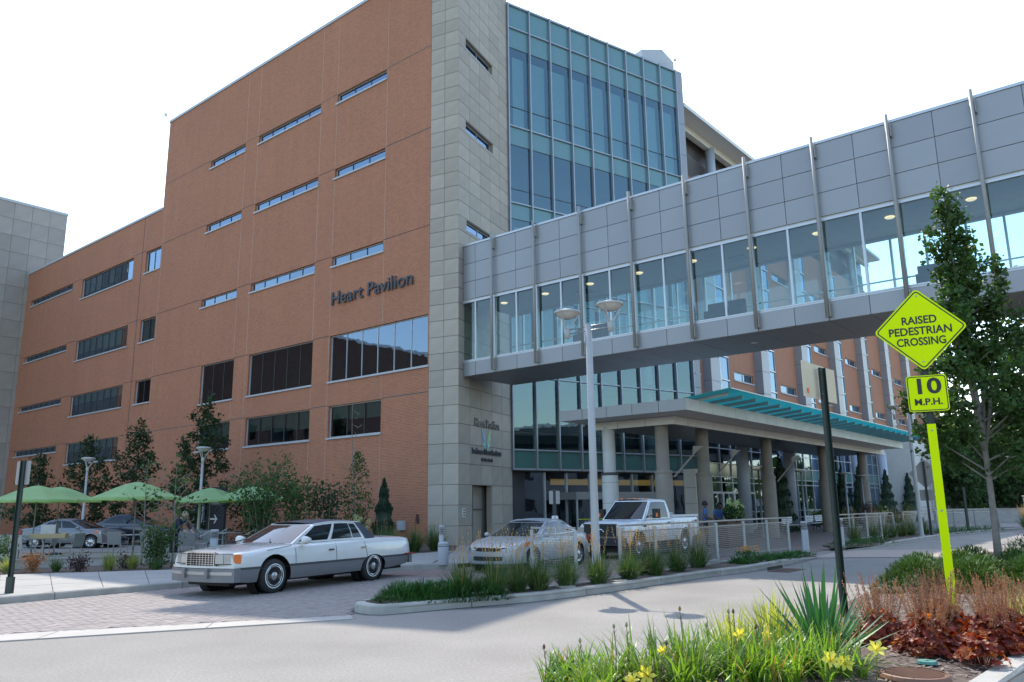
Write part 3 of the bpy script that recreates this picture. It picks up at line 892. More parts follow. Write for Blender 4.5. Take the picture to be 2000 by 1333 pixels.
# recessed ground floor
for a, b in zip([0, .71, 2.27, 3.67, 5.2, 6.7, 8.2, 9.7, 11.2], [.71, 2.27, 3.67, 5.2, 6.7, 8.2, 9.7, 11.2, 12.8]):
    mb = MB(); mb.quad((a + .04, .5, .12), (b - .04, .5, .12), (b - .04, .5, 3.4), (a + .04, .5, 3.4)); mb.build('storefront_pane', M['glass'], gl)
    mb = MB(); mb.box(b - .04, b + .04, .42, .58, .12, 3.4); mb.build('storefront_mullion', M['alu_frame'], gl)
mb = MB(); mb.box(0, 12.8, 1.1, 1.15, 2.75, 3.05); mb.build('lit_cove', M['lamp_warm'], gl)
mb = MB(); mb.box(.9, 2.1, 1.3, 1.36, 1.9, 2.8); mb.build('wall_screen', M['screen_blue'], gl)
mb = MB(); mb.quad((0, 3.4, .1), (12.8, 3.4, .1), (12.8, 3.4, 3.5), (0, 3.4, 3.5)); mb.box(0, 12.8, .0, 5, 3.36, 3.42); mb.build('lobby_wall', M['interior'], gl)
# vestibule with sliding doors under the canopy
mb = MB(); mb.box(3.2, 9.4, -.9, .5, 1.98, 2.35)
vs = mb.build('vestibule', M['alu_panel'], gl)
for i in range(8):
    x = 3.25 + i * .87
    mb = MB(); mb.box(x, x + .07, -.86, -.78, .12, 1.98); mb.build('door_frame', M['alu_frame'], vs)
    if i < 7:
        mb = MB(); mb.quad((x + .07, -.82, .12), (x + .87, -.82, .12), (x + .87, -.82, 1.98), (x + .07, -.82, 1.98)); mb.build('door_pane', M['glass'], vs)
        mb = MB(); mb.box(x + .07, x + .87, -.84, -.83, 1.0, 1.03); mb.build('safety_stripe', M['sign_yellow'], vs)
# roof box with camera
rb = thing('roof_penthouse', 'small pale stair head with slanted top on the glass block roof', 'penthouse', (PE[0] + .828 * 11.2, PE[1] + .561 * 11.2, 28.8), RZ_G)
mb = MB(); mb.prism([(-.8, .3), (2.0, .3), (2.0, 2.5), (-.8, 2.5)], 0, .9); mb.add([(-.8, .3, .9), (2.0, .3, .9), (2.0, 2.5, .9), (-.8, 2.5, .9), (1.0, .3, 1.5), (1.0, 2.5, 1.5)], [(0, 1, 4), (3, 5, 2), (0, 4, 5, 3), (1, 2, 5, 4)])
mb.build('housing', M['coping'], rb)
mb = MB(); mb.tube([(1.3, .2, .6), (1.3, -.1, .85), (1.5, -.3, .85), (1.5, -.3, .7)], .03, 6); mb.lathe([(0, .1), (.1, .06), (.1, -.06), (0, -.12)], 8, (1.5, -.3, .62)); mb.build('camera', M['white_metal'], rb)

# ---- skybridge
sb = thing('skybridge', 'enclosed grey metal and glass skybridge crossing above the road', 'bridge', PQ, RZ_A)
BX1 = 32.0; BD = 3.45
ZB, ZS, ZT, ZP = 7.29, 8.0, 10.67, 13.32
posts = [1.84 + 2.335 * k for k in range(13)]
edges = [0.02] + sorted(posts + [p - 1.09 for p in posts]) + [BX1]
for a, b in zip(edges, edges[1:]):
    for z0, z1 in ((10.74, 11.56), (11.56, 12.41), (12.41, 13.26)):
        inst('panel', panel_mesh(b - a, z1 - z0, 'alu_panel', .03), sb, (a, 0, z0))
        mb_y = inst('panel', panel_mesh(b - a, z1 - z0, 'alu_panel', .03), sb, (b, BD, z0), (0, 0, math.pi))
    inst('panel', panel_mesh(b - a, ZS - .09 - ZB, 'alu_panel', .03), sb, (a, 0, ZB))
    inst('panel', panel_mesh(b - a, ZS - .09 - ZB, 'alu_panel', .03), sb, (b, BD, ZB), (0, 0, math.pi))
    for y in (.06, BD - .06):
        mb = MB(); mb.quad((a + .02, y, ZS), (b - .02, y, ZS), (b - .02, y, ZT - .08), (a + .02, y, ZT - .08)); mb.build('pane', M['glass_bridge'], sb)
        mb = MB(); mb.box(b - .035, b + .035, y - .06, y + .06, ZS, ZT - .08); mb.build('mullion', M['alu_frame'], sb)
    inst('soffit_panel', panel_mesh(b - a, BD, 'soffit', .03), sb, (a, BD, ZB), (math.pi / 2, 0, 0))
for y0, y1 in ((-.01, .16), (BD - .16, BD + .01)):
    for z0, z1 in ((ZS - .10, ZS - .055), (ZS - .045, ZS), (ZT - .08, ZT)):
        mb = MB(); mb.box(0, BX1, y0, y1, z0, z1); mb.build('window_rail', M['alu_frame'], sb)
mb = MB(); mb.box(0, BX1, BD - .1, BD - .06, 9.1, 9.15); mb.build('handrail', M['alu_frame'], sb)
mb = MB(); mb.box(0, BX1, .03, BD - .03, ZB + .04, ZS - .12); mb.build('floor', M['interior_mid'], sb)
mb = MB(); mb.box(0, BX1, .05, BD - .05, ZT + .02, ZP - .06); mb.build('ceiling', M['ceiling'], sb)
mb = MB(); mb.box(0, BX1, -.03, BD + .03, ZP - .06, ZP + .03); mb.build('roof_edge', M['alu_frame'], sb)
for k, x in enumerate(posts):
    mb = MB()
    mb.tube([(x, -.16, ZB + .08), (x, -.16, ZP + .17)], .058, 10)
    p = mb.build('tube_post', M['post_paint'], sb, True)
    for z in (ZB + .32, ZP - .35):
        mb = MB(); mb.box(x - .03, x + .03, -.14, .0, z - .2, z + .2); mb.box(x + .075, x + .1, -.18, 0, z - .22, z + .22); mb.build('bracket', M['post_paint'], p)
for k in range(13):
    x = 1.84 + 2.335 * k - .55
    mb = MB(); mb.lathe([(0, 0), (.13, 0), (.13, .03), (.16, .03)], 14, (x, 1.35, ZT - .02)); mb.build('ceiling_light', M['lamp_on'], sb)
    if k % 3 == 1:
        mb = MB(); mb.box(x + 1.2, x + 1.8, 1.9, 2.5, ZT + .0, ZT + .016); mb.build('air_vent', M['soffit_dark'], sb)
        mb = MB(); mb.lathe([(0, -.015), (.12, -.015), (.15, 0)], 12, (x + 2, 1.7, ZB - .004)); mb.build('downlight', M['lamp_lens'], sb)
for x in (5.6, 11.35, 18.35):
    mb = MB(); mb.box(x, x + 1.4, .5, 1.0, ZS - .1, ZS + .42); mb.box(x, x + 1.4, .85, 1.0, ZS + .3, ZS + .75); mb.build('seat', M['navy'], sb)
# ---- long brick wing behind the canopy
wg = thing('brick_wing', 'long orange brick wing with grey pilasters and window strips behind the canopy', 'building', PW, RZ_W)
BAYS = 8; MOD = 7.85
ops = []
for k in range(BAYS):
    x0 = .75 + MOD * k
    ops.append((x0 + 1.25, x0 + 3.85, 5.9, 21.4))
    for z in (5.95, 9.5, 13.62, 17.9): ops.append((x0 + 4.5, x0 + 7.5, z, z + .56))
ops.append((-.25, .35, 9.3, 10.1))
mb = MB(); mb.wall(-.3, 64, 5.9, 21.9, ops, .3)
mb.quad((64, 0, 0), (64, 14, 0), (64, 14, 21.9), (64, 0, 21.9)); mb.quad((-.3, 14, 21.9), (-.3, 0, 21.9), (64, 0, 21.9), (64, 14, 21.9))
mb.build('wall', M['brick_far'], wg)
mb = MB(); mb.quad((-.3, 1.6, 5.9), (64, 1.6, 5.9), (64, 1.6, 21.8), (-.3, 1.6, 21.8)); mb.quad((-.3, 14, 0), (-.3, 14, 25), (64, 14, 25), (64, 14, 0)); mb.build('interior', M['interior'], wg)
for k in range(BAYS):
    x0 = .75 + MOD * k
    z = 5.9
    while z < 21.8:
        h = min(1.5, 21.95 - z)
        mb = MB(); mb.box(x0, x0 + 1.25, -.55, .02, z + .012, z + h - .012); mb.build('pilaster_panel', M['alu_panel'], wg)
        z += 1.5
    mb = MB(); mb.box(x0 + .02, x0 + 1.23, -.53, .0, 5.9, 21.9); mb.build('pilaster_core', M['joint'], wg)
    mb = MB(); mb.box(x0 + 1.25, x0 + 1.36, -.35, .1, 5.9, 21.4); f = mb.build('strip_window', M['alu_frame'], wg)
    mb = MB(); mb.box(x0 + 2.5, x0 + 2.6, .02, .14, 5.9, 21.4); mb.box(x0 + 3.78, x0 + 3.85, .02, .2, 5.9, 21.4)
    for i in range(11): mb.box(x0 + 1.36, x0 + 3.78, .0, .14, 6.3 + 1.5 * i, 6.38 + 1.5 * i)
    mb.build('mullions', M['alu_frame'], f)
    for i in range(11):
        for a, b in ((1.36, 2.5), (2.6, 3.78)):
            z0, z1 = (5.9 if i == 0 else 4.88 + 1.5 * i), min(6.3 + 1.5 * i, 21.4)
            mb = MB(); mb.quad((x0 + a, .08, z0), (x0 + b, .08, z0), (x0 + b, .08, z1), (x0 + a, .08, z1)); mb.build('pane', M['glass'], f)
    for z in (5.95, 9.5, 13.62, 17.9): make_window(wg, x0 + 4.5, x0 + 7.5, z, z + .56, 2, y=.12, blinds=('blind', .5, 1))
make_window(wg, -.25, .35, 9.3, 10.1, 1, y=.12)
# penthouse louvres and roof overhang
mb = MB(); mb.box(.3, 44, 1.9, 2.0, 21.9, 26.6); mb.build('louvre_back', M['soffit_dark'], wg)
mb = MB()
for i in range(24): mb.obox((22, 1.8, 22.1 + i * .13), (21.7, 0, 0), (0, .06, .02), (0, -.004, .012))
mb.build('louvres', M['alu_panel'], wg)
mb = MB(); mb.box(.45, 44, 0, 12, 26.72, 26.8); mb.box(.45, 44, 1.1, 1.5, 26.2, 26.72); mb.box(.4, 44.05, -.05, 0, 26.66, 26.92); mb.box(44, 44.05, 0, 12, 26.66, 26.92); mb.box(.4, .45, 0, 12, 26.66, 26.92)
mb.build('roof_overhang', M['canopy_panel'], wg)
for k in range(5):
    mb = MB(); mb.tube([(6.6 + k * MOD, 1.25, 21.9), (6.6 + k * MOD, 1.25, 26.3)], .33, 14); mb.build('roof_column', M['col_blue'], wg, True)
# storefront at ground level
xs = [.75 + 1.57 * i for i in range(24)]
for i, (a, b) in enumerate(zip(xs, xs[1:])):
    mb = MB(); mb.box(a - .04, a + .04, -.02, .14, .1, 5.9); mb.build('storefront_mullion', M['alu_frame'], wg)
    for z0, z1, kind in ((.1, .73, 0), (.73, 1.2, 0), (1.2, 2.97, 0), (2.97, 3.3, 0), (3.3, 4.1, 1), (4.1, 5.0, 0), (5.0, 5.9, 0)):
        mb = MB(); mb.quad((a + .04, .05, z0), (b - .04, .05, z0), (b - .04, .05, z1 - .05), (a + .04, .05, z1 - .05))
        mb.build('spandrel_panel' if kind else 'pane', M['spandrel_low'] if kind else M['glass'], wg)
for z in (.73, 1.2, 2.97, 3.3, 4.1, 5.0, 5.88):
    mb = MB(); mb.box(.75, xs[-1], -.015, .12, z - .05, z); mb.build('storefront_transom', M['alu_frame'], wg)
mb = MB(); mb.quad((-.3, 2.5, .05), (64, 2.5, .05), (64, 2.5, 5.9), (-.3, 2.5, 5.9)); mb.quad((xs[-1], 0, 0), (64, 0, 0), (64, 0, 5.9), (xs[-1], 0, 5.9)); mb.build('lobby_wall', M['interior'], wg)
for a in (.8, 2.37, 3.94, 5.51):
    d = MB(); d.box(a, a + .1, -.06, -.02, .1, 2.4); d.box(a + 1.47, a + 1.56, -.06, -.02, .1, 2.4); d.box(a + .1, a + 1.47, -.06, -.02, 2.28, 2.4); d.box(a + .74, a + .82, -.06, -.02, .1, 2.28); d.box(a + .1, a + 1.47, -.06, -.02, .1, .3)
    dr = d.build('glass_door', M['white_metal'], wg)
    d = MB(); d.box(a + .1, a + 1.47, -.07, -.06, 1.0, 1.06); d.build('push_bar', M['galv'], dr)
for k in range(5):
    x = 2.1 + 7.3 * k
    mb = MB(); mb.tube([(x, -1.5, 0), (x, -1.5, 5.9)], .36, 18); mb.build('round_column', M['col_blue'], wg, True)
mb = MB(); mb.box(-3.2, -1.75, -1.1, -.4, 0, 3.55); pr = mb.build('stone_pier', M['canopy_panel'], wg)
for z in (.85, 1.7, 2.55):
    q = MB(); q.box(-3.21, -1.74, -1.105, -.4, z, z + .015); q.build('pier_joint', M['joint'], pr)
q = MB(); q.box(-2.95, -2.75, -1.18, -1.1, 2.25, 2.5); q.build('fire_bell', M['red_box'], pr)

# ---- entrance canopy
cn = thing('entrance_canopy', 'flat entrance canopy on round columns with teal glass awning along one edge', 'canopy', PW, RZ_W)
X0, X1, Y0, Y1 = -15.7, 14.95, -7.2, -1.25
n = 28
for i in range(n):
    a, b = X0 + (X1 - X0) * i / n, X0 + (X1 - X0) * (i + 1) / n
    inst('fascia_panel', panel_mesh(b - a, .46, 'canopy_panel', .05), cn, (a, Y0, 5.14))
for i in range(5):
    h = (Y1 - Y0) / 5
    inst('fascia_panel', panel_mesh(h, .46, 'alu_panel', .05), cn, (X0, Y0 + h * (i + 1), 5.14), (0, 0, -math.pi / 2))
mb = MB(); mb.box(X0 + .05, X1 - .02, Y0 + .05, Y1, 5.16, 5.58); mb.build('deck', M['canopy_panel'], cn)
BX0, BX1c, BY0, BY1 = -14.25, 15.5, -5.88, -1.9
n = 26
for i in range(n):
    a, b = BX0 + (BX1c - BX0) * i / n, BX0 + (BX1c - BX0) * (i + 1) / n
    inst('beam_panel', panel_mesh(b - a, .34, 'canopy_panel', .1), cn, (a, BY0, 4.81))
for i in range(3):
    h = (BY1 - BY0) / 3
    inst('beam_panel', panel_mesh(h, .34, 'canopy_panel', .1), cn, (BX0, BY0 + h * (i + 1), 4.81), (0, 0, -math.pi / 2))
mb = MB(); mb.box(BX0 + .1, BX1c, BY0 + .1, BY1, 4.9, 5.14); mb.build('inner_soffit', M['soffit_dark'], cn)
for x, y, m in ((-14.0, -2.6, 'col_light'), (-13.75, -5.0, 'concrete_col'), (-10.1, -5.0, 'concrete_col'), (-2.9, -5.0, 'concrete_col'), (5.6, -5.0, 'concrete_col'), (13.2, -5.0, 'concrete_col')):  # leftmost column paler: open sky light put into its colour
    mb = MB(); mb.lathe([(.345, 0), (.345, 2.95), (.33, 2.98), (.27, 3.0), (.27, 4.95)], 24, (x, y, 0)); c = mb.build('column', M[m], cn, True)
    q = MB()
    for z in (.9, 1.75, 2.6): q.lathe([(.348, z), (.348, z + .012)], 24, (x, y, 0))
    q.lathe([(.36, 2.9), (.37, 2.95), (.36, 3.02)], 24, (x, y, 0)); q.build('joint_ring', M['joint'] if m != 'concrete_col' else M['concrete_col'], c)
    if m == 'concrete_col' and x < 0:
        q = MB(); q.bar((x + .1, y - .42, 2.75), (x + .85, y - 1.05, 3.75), .06, .06); q.build('strut', M['concrete_col'], c)
        q = MB(); q.add([(x + .75, y - .97, 3.62), (x + 1.1, y - 1.3, 4.0), (x + .75, y - 1.0, 3.98), (x + .85, y - .92, 3.65), (x + 1.2, y - 1.25, 4.02), (x + .85, y - .95, 4.0)], [(0, 1, 2), (5, 4, 3), (0, 3, 4, 1), (1, 4, 5, 2), (2, 5, 3, 0)]); q.build('flood_lamp', M['concrete_col'], c)
n = 15
for i in range(n):
    a, b = -15.2 + 30.6 * i / n, -15.2 + 30.6 * (i + 1) / n - .02
    mb = MB(); mb.obox(((a + b) / 2, -7.8, 5.77), ((b - a) / 2, 0, 0), (0, .98, -.10), (0, .001, .01)); mb.build('awning_pane', M['teal_glass'], cn)
for i in range(24):
    x = -14.6 + 29.6 * i / 23
    mb = MB(); mb.bar((x, -6.95, 5.62), (x, -8.4, 5.74), .07, .13); a = mb.build('awning_arm', M['galv'], cn)
    mb = MB(); mb.tube([(x, -8.38, 5.78), (x, -8.38, 5.9)], .02, 6); mb.build('bolt', M['galv'], a)
mb = MB(); mb.bar((-15.2, -8.79, 5.86), (15.4, -8.79, 5.86), .03, .04); mb.build('awning_edge', M['galv'], cn)

# ---- low stone annex at the far end
ax = thing('stone_annex', 'low pale stone annex with tall slot windows beyond the canopy', 'building', PW, RZ_W)
SL = [(38.6, 39.3), (40.4, 41.1), (42.2, 42.9), (46.6, 47.3), (48.2, 48.9), (49.8, 50.5), (51.4, 52.1)]
mb = MB(); mb.wall(35.2, 59.05, 0, 7.15, [(a, b, .6, 6.0) for a, b in SL], .4, y=-3); mb.quad((35.2, 0, 0), (35.2, -3, 0), (35.2, -3, 7.15), (35.2, 0, 7.15)); mb.quad((59.05, -3, 0), (59.05, 8, 0), (59.05, 8, 7.15), (59.05, -3, 7.15)); mb.quad((35.2, -3, 7.15), (59.05, -3, 7.15), (59.05, 0, 7.15), (35.2, 0, 7.15))
mb.build('wall', M['canopy_panel'], ax)
for a, b in SL:
    mb = MB(); mb.quad((a, -2.7, .6), (b, -2.7, .6), (b, -2.7, 6), (a, -2.7, 6)); mb.build('slot_pane', M['glass'], ax)
    mb = MB(); mb.box(a, b, -2.4, -2.38, .6, 6); mb.build('slot_back', M['interior'], ax)
for z in (1.2, 2.4, 3.6, 4.8, 6.1):
    mb = MB()
    a = 35.2
    for s0, s1 in (SL if z < 6 else []) + [(59.05, 59.05)]:
        mb.box(a, s0, -3.004, -2.99, z, z + .02); a = s1
    mb.build('stone_joint', M['joint'], ax)
lettering('lettering', 'Lankenau Heart Institute', .5, M['letter_grey'], ax, (53.6, -3.03, 3.5), width=4.4, depth=.02)
lettering('lettering', 'Main Line Health', .34, M['letter'], ax, (54.9, -3.03, 2.9), width=1.9, depth=.02)
logo(ax, 55.8, 4.6, 1.3, -3.03)

# ---- grey stone block at the left edge
sk = thing('stone_block', 'tall grey stone-panelled block at the left edge beyond the brick', 'building', (-41.73, 66.12, 0), RZ_W)
mb = MB(); mb.wall(-8, 2.55, 0, 28.0, [], .3, y=.05); mb.quad((2.55, .05, 0), (2.55, 12, 0), (2.55, 12, 28), (2.55, .05, 28)); mb.quad((-8, .05, 28), (2.55, .05, 28), (2.55, 12, 28), (-8, 12, 28)); mb.quad((-8, 12, 0), (-8, .05, 0), (-8, .05, 28), (-8, 12, 28)); mb.build('wall', M['mortar'], sk)
for i in range(7):
    for j in range(19):
        inst('panel', panel_mesh(1.42, 1.475, 'stone_block', .045), sk, (2.55 - 1.42 * (i + 1), random.uniform(-.003, .003), 1.475 * j))
mb = MB(); mb.box(-8, 2.6, -.05, .4, 28.0, 28.22); mb.build('coping', M['coping'], sk)
rk = thing('roof_screen', 'small grey rooftop screen showing behind the lower brick parapet', 'penthouse', (-33, 70, 0), RZ_W)
mb = MB(); mb.box(-2, 6, 0, 5, 20, 27.2); mb.build('screen_wall', M['stone_block'], rk)
mb = MB(); mb.box(-2.1, 6.1, -.1, 5.1, 27.2, 27.4); mb.build('screen_cap', M['coping'], rk)

# ---- buildings out of the frame that the windows mirror
for nm, lab, loc, rz, L, D, Hh, m in (('clinic_building', 'long brick clinic mirrored in the big corner windows', (-62.5, 41.5, 0), RZ_W, 40, 14, 21.5, 'env_brick'),
                                     ('parking_deck', 'low dark parking deck mirrored in the lower glass panes', (60, 8, 0), R(-90), 70, 20, 11.5, 'interior_mid')):
    b = thing(nm, lab, 'building', loc, rz)
    ops = [(-L / 2 + 2 + i * 4.5, -L / 2 + 5.2 + i * 4.5, z, z + 1.5) for i in range(int(L / 4.5)) for z in ([1.2, 5.0, 9] if Hh > 10 else [1.2, 4])]
    mb = MB(); mb.wall(-L / 2, L / 2, 0, Hh, ops, .3); mb.quad((-L / 2, 0, Hh), (L / 2, 0, Hh), (L / 2, D, Hh), (-L / 2, D, Hh)); mb.quad((-L / 2, D, 0), (-L / 2, 0, 0), (-L / 2, 0, Hh), (-L / 2, D, Hh)); mb.quad((L / 2, 0, 0), (L / 2, D, 0), (L / 2, D, Hh), (L / 2, 0, Hh))
    mb.build('wall', M[m], b)
    mb = MB(); mb.box(-L / 2 - .1, L / 2 + .1, -.1, .5, Hh, Hh + .4); mb.build('coping', M['white_paint'], b)
    mb = MB(); mb.quad((-L / 2, 1, 0), (L / 2, 1, 0), (L / 2, 1, Hh), (-L / 2, 1, Hh)); mb.build('interior', M['interior'], b)
# ================================================================== vehicles
SIDEP = [(0, .955), (.12, .985), (.4, 1.0), (.75, .985), (.92, .955), (1, .91)]
def frange(a, b, st):
    n = max(1, int(round((b - a) / st)))
    return [a + (b - a) * i / n for i in range(n + 1)]

class Car:
    def __init__(s, name, label, cat, loc, heading, spec, scale=(1, 1, 1), group=None):
        s.sp = spec
        s.root = thing(name, label, cat, loc, R(90 - heading), group)
        s.root.scale = scale
        s.P = M[spec['paint']]
    def zb(s, x):
        z = interp(s.sp['zb'], x)
        for xw in (s.sp['wf'], s.sp['wr']):
            ra = s.sp['ra'] if xw > 0 else s.sp.get('ra_r', s.sp['ra'])
            d = abs(x - xw)
            if d < ra:
                za = s.sp['rw'] + math.sqrt(ra * ra - d * d) * (1 if xw > 0 else s.sp.get('arch_k', 1))
                z = max(z, min(za, interp(s.sp['zs'], x) - .1))
        return z
    def side(s, x, z, off=0):
        w_, zs, z0 = interp(s.sp['hw'], x), interp(s.sp['zs'], x), interp(s.sp['zb'], x)
        return w_ * interp(SIDEP, max(0, min(1, (z - z0) / (zs - z0)))) + off
    def stations(s):
        xs = set(frange(s.sp['xr'], s.sp['xf'], .14))
        for xw in (s.sp['wf'], s.sp['wr']):
            ra = s.sp['ra']
            for k in range(17): xs.add(xw - ra * math.cos(math.pi * k / 16))
            xs.add(xw - ra - .01); xs.add(xw + ra + .01)
        return sorted(x for x in xs if s.sp['xr'] <= x <= s.sp['xf'])
    def body(s):
        rows = []
        for x in s.stations():
            zb, zs, w_ = s.zb(x), interp(s.sp['zs'], x), interp(s.sp['hw'], x)
            c = s.sp['crown']
            L = []
            for t in (0, .1, .25, .45, .65, .82, .93, 1):
                z = zb + (zs - zb) * t
                L.append((x, s.side(x, z), z))
            L += [(x, w_ * .80, zs + c * .35), (x, w_ * .5, zs + c * .8), (x, w_ * .2, zs + c)]
            rows.append(L + [(a, -b, d) for a, b, d in reversed(L)])
        mb = MB(); mb.grid(rows); n = len(rows[0])
        mb.add(rows[0], [tuple(range(n))]); mb.add(rows[-1], [tuple(range(n - 1, -1, -1))])
        mb.build('body', s.P, s.root, True)
        mb = MB(); mb.box(s.sp['xr'] + .15, s.sp['xf'] - .15, -.62, .62, .2, .62)
        for xw in (s.sp['wf'], s.sp['wr']):
            for sd_ in (1, -1): mb.lathe([(0, .62), (s.sp['ra'] + .02, .62), (s.sp['ra'] + .02, .86)], 20, (xw, 0, s.sp['rw']), 'y') if sd_ > 0 else mb.lathe([(0, -.62), (s.sp['ra'] + .02, -.62), (s.sp['ra'] + .02, -.86)], 20, (xw, 0, s.sp['rw']), 'y')
        mb.build('underbody', M['black'], s.root)
    def strip(s, name, z0f, z1f, mat, off=.006, x0=None, x1=None, both=True):
        for sd_ in ((1, -1) if both else (1,)):
            rows = []
            for x in s.stations():
                if (x0 is not None and x < x0) or (x1 is not None and x > x1): continue
                a, b = max(s.zb(x), z0f(x)), z1f(x)
                a = min(a, b - .002)
                rows.append([(x, sd_ * s.side(x, a + (b - a) * t, off), a + (b - a) * t) for t in (0, .33, .66, 1)])
            mb = MB(); mb.grid(rows); mb.build(name, M[mat], s.root, True)
    def seam(s, x, z0, z1, slope=0):
        for sd_ in (1, -1):
            rows = []
            for k in range(9):
                z = z0 + (z1 - z0) * k / 8; xx = x + slope * (z - z0)
                rows.append([(xx - .007, sd_ * s.side(xx, z, .004), z), (xx + .007, sd_ * s.side(xx, z, .004), z)])
            mb = MB(); mb.grid(rows); mb.build('door_seam', M['trim_line'], s.root)
    def handle(s, x, z, mat='chrome'):
        for sd_ in (1, -1):
            y = s.side(x, z); mb = MB(); mb.box(x - .09, x + .09, min(sd_ * y, sd_ * (y + .02)), max(sd_ * y, sd_ * (y + .02)), z - .018, z + .018); mb.build('door_handle', M[mat], s.root)
    # ---- greenhouse
    def gS(s, t, q, sd_=1, off=0):
        A0, A1, C1, C0 = [Vector(v) for v in s.sp['gh']]
        b, tp = A0.lerp(C0, t), A1.lerp(C1, t)
        tp.z += s.sp.get('roof_arc', .03) * math.sin(math.pi * t)
        p = b.lerp(tp, q); p.y += .02 * math.sin(math.pi * q) + off
        p.y *= sd_
        return p
    def gF(s, t, q, front=True, off=0):
        A0, A1, C1, C0 = [Vector(v) for v in s.sp['gh']]
        b, tp = (A0, A1) if front else (C0, C1)
        p = b.lerp(tp, q); y = p.y * t
        bu = s.sp.get('bulge', .14) * (1 - t * t) * (1 - .3 * q)
        return Vector((p.x + (bu + off if front else -bu * .6 - off), y, p.z + off * .6))
    def greenhouse(s, roof_mat=None, wins=(), c_pillar=None):
        for sd_ in (1, -1):
            mb = MB(); mb.grid([[s.gS(t, q, sd_) for t in frange(0, 1, .08)] for q in frange(0, 1, .2)]); mb.build('cabin_side', s.P, s.root, True)
            if c_pillar:
                mb = MB(); mb.grid([[s.gS(t, q, sd_, .005) for t in frange(c_pillar, 1, .1)] for q in frange(0, 1, .2)]); mb.build('rear_pillar', M[roof_mat], s.root, True)
            for t0, t1, q0, q1 in wins:
                mb = MB(); mb.grid([[s.gS(lerp(t0, t1, a), lerp(q0, q1, b), sd_, .007) for a in frange(0, 1, .2)] for b in frange(0, 1, .25)]); mb.build('side_window', M['car_glass'], s.root, True)
        mb = MB(); mb.grid([[s.gF(t, q, True) for t in frange(-1, 1, .2)] for q in frange(0, 1, .25)]); mb.build('windshield_frame', s.P, s.root, True)
        mb = MB(); mb.grid([[s.gF(t, q, True, .006) for t in frange(-.94, .94, .2)] for q in frange(.03, .95, .2)]); mb.build('windshield', M['car_glass'], s.root, True)
        mb = MB(); mb.grid([[s.gF(t, q, False) for t in frange(-1, 1, .2)] for q in frange(0, 1, .25)]); mb.build('rear_frame', M[roof_mat] if roof_mat else s.P, s.root, True)
        mb = MB(); mb.grid([[s.gF(t, q, False, .006) for t in frange(-.85, .85, .2)] for q in frange(.12, .9, .2)]); mb.build('rear_window', M['car_glass'], s.root, True)
        rows = []
        for t in frange(0, 1, .1):
            e = s.gS(t, 1); row = []
            for q in frange(-1, 1, .2):
                x = e.x + (s.gF(q, 1, True).x - s.gF(1, 1, True).x) * (1 - t) + (s.gF(q, 1, False).x - s.gF(1, 1, False).x) * t
                row.append((x, e.y * q, e.z + s.sp.get('roof_crown', .045) * (1 - q * q)))
            rows.append(row)
        mb = MB(); mb.grid(rows); mb.build('roof', M[roof_mat] if roof_mat else s.P, s.root, True)
        # roof rail trim
        for sd_ in (1, -1):
            mb = MB(); mb.tube([s.gS(t, 1.0, sd_, .003) for t in frange(0, 1, .08)], .014, 6); mb.build('roof_rail', s.P, s.root, True)
    def wheels(s, hub='hub', style='disc', white=False, n=8):
        r, ww = s.sp['rw'], s.sp.get('ww', .21); rim = r * s.sp.get('rimk', .62)
        for xw in (s.sp['wf'], s.sp['wr']):
            for sd_ in (1, -1):
                y = sd_ * (interp(s.sp['hw'], xw) - ww / 2 - .015)
                mb = MB(); mb.lathe([(rim, -ww / 2 * sd_), (r - .035, -ww / 2 * sd_), (r, (-ww / 2 + .035) * sd_), (r, (ww / 2 - .035) * sd_), (r - .035, ww / 2 * sd_), (rim, (ww / 2 - .01) * sd_)], 28, (xw, y, r), 'y')
                w_ = mb.build('wheel', M['tire'], s.root, True)
                f = sd_ * ww / 2
                mb = MB(); mb.lathe([(rim, f - sd_ * .012), (rim * .93, f - sd_ * .03), (rim * .45, f - sd_ * .012), (rim * .3, f + sd_ * .008), (0, f + sd_ * .012)], 28, (xw, y, r), 'y'); mb.build('hubcap', M[hub], w_, True)
                if white:
                    mb = MB(); mb.lathe([(rim * 1.20, f + sd_ * .001), (rim * 1.10, f + sd_ * .003)], 36, (xw, y, r), 'y'); mb.build('whitewall', M['white_paint'], w_)
                    mb = MB(); mb.lathe([(rim * 1.02, f), (rim * .95, f + sd_ * .006), (rim * .9, f)], 36, (xw, y, r), 'y'); mb.build('chrome_ring', M['chrome'], w_, True)
                mb = MB()
                for k in range(n):
                    a = 2 * math.pi * k / n; ca_, sa_ = math.cos(a), math.sin(a)
                    if style == 'holes': mb.lathe([(0, f + sd_ * .002), (rim * .14, f + sd_ * .002)], 8, (xw + ca_ * rim * .68, y, r + sa_ * rim * .68), 'y')
                    else: mb.obox((xw + ca_ * rim * .66, y + f - sd_ * .004, r + sa_ * rim * .66), (ca_ * rim * .24, 0, sa_ * rim * .24), (-sa_ * rim * .028, 0, ca_ * rim * .028), (0, .012, 0))
                mb.build('hub_detail', M['black'] if style == 'holes' else M['dark_metal'], w_)
    def plan_bar(s, name, z0, z1, mat, x, hw, bulge, t=.05, y0=None, parent=None, n=12):
        ya, yb = (-hw, hw) if y0 is None else y0
        rows_o, rows_i = [], []
        top, bot = [], []
        for k in range(n + 1):
            y = lerp(ya, yb, k / n); xx = x - bulge * (abs(y) / hw) ** 2.6
            bot.append((xx, y, z0)); top.append((xx, y, z1))
        ib = [(a - t, b, c) for a, b, c in bot]; it = [(a - t, b, c) for a, b, c in top]
        mb = MB(); mb.grid([bot, top]); mb.grid([top, it]); mb.grid([it, ib]); mb.grid([ib, bot])
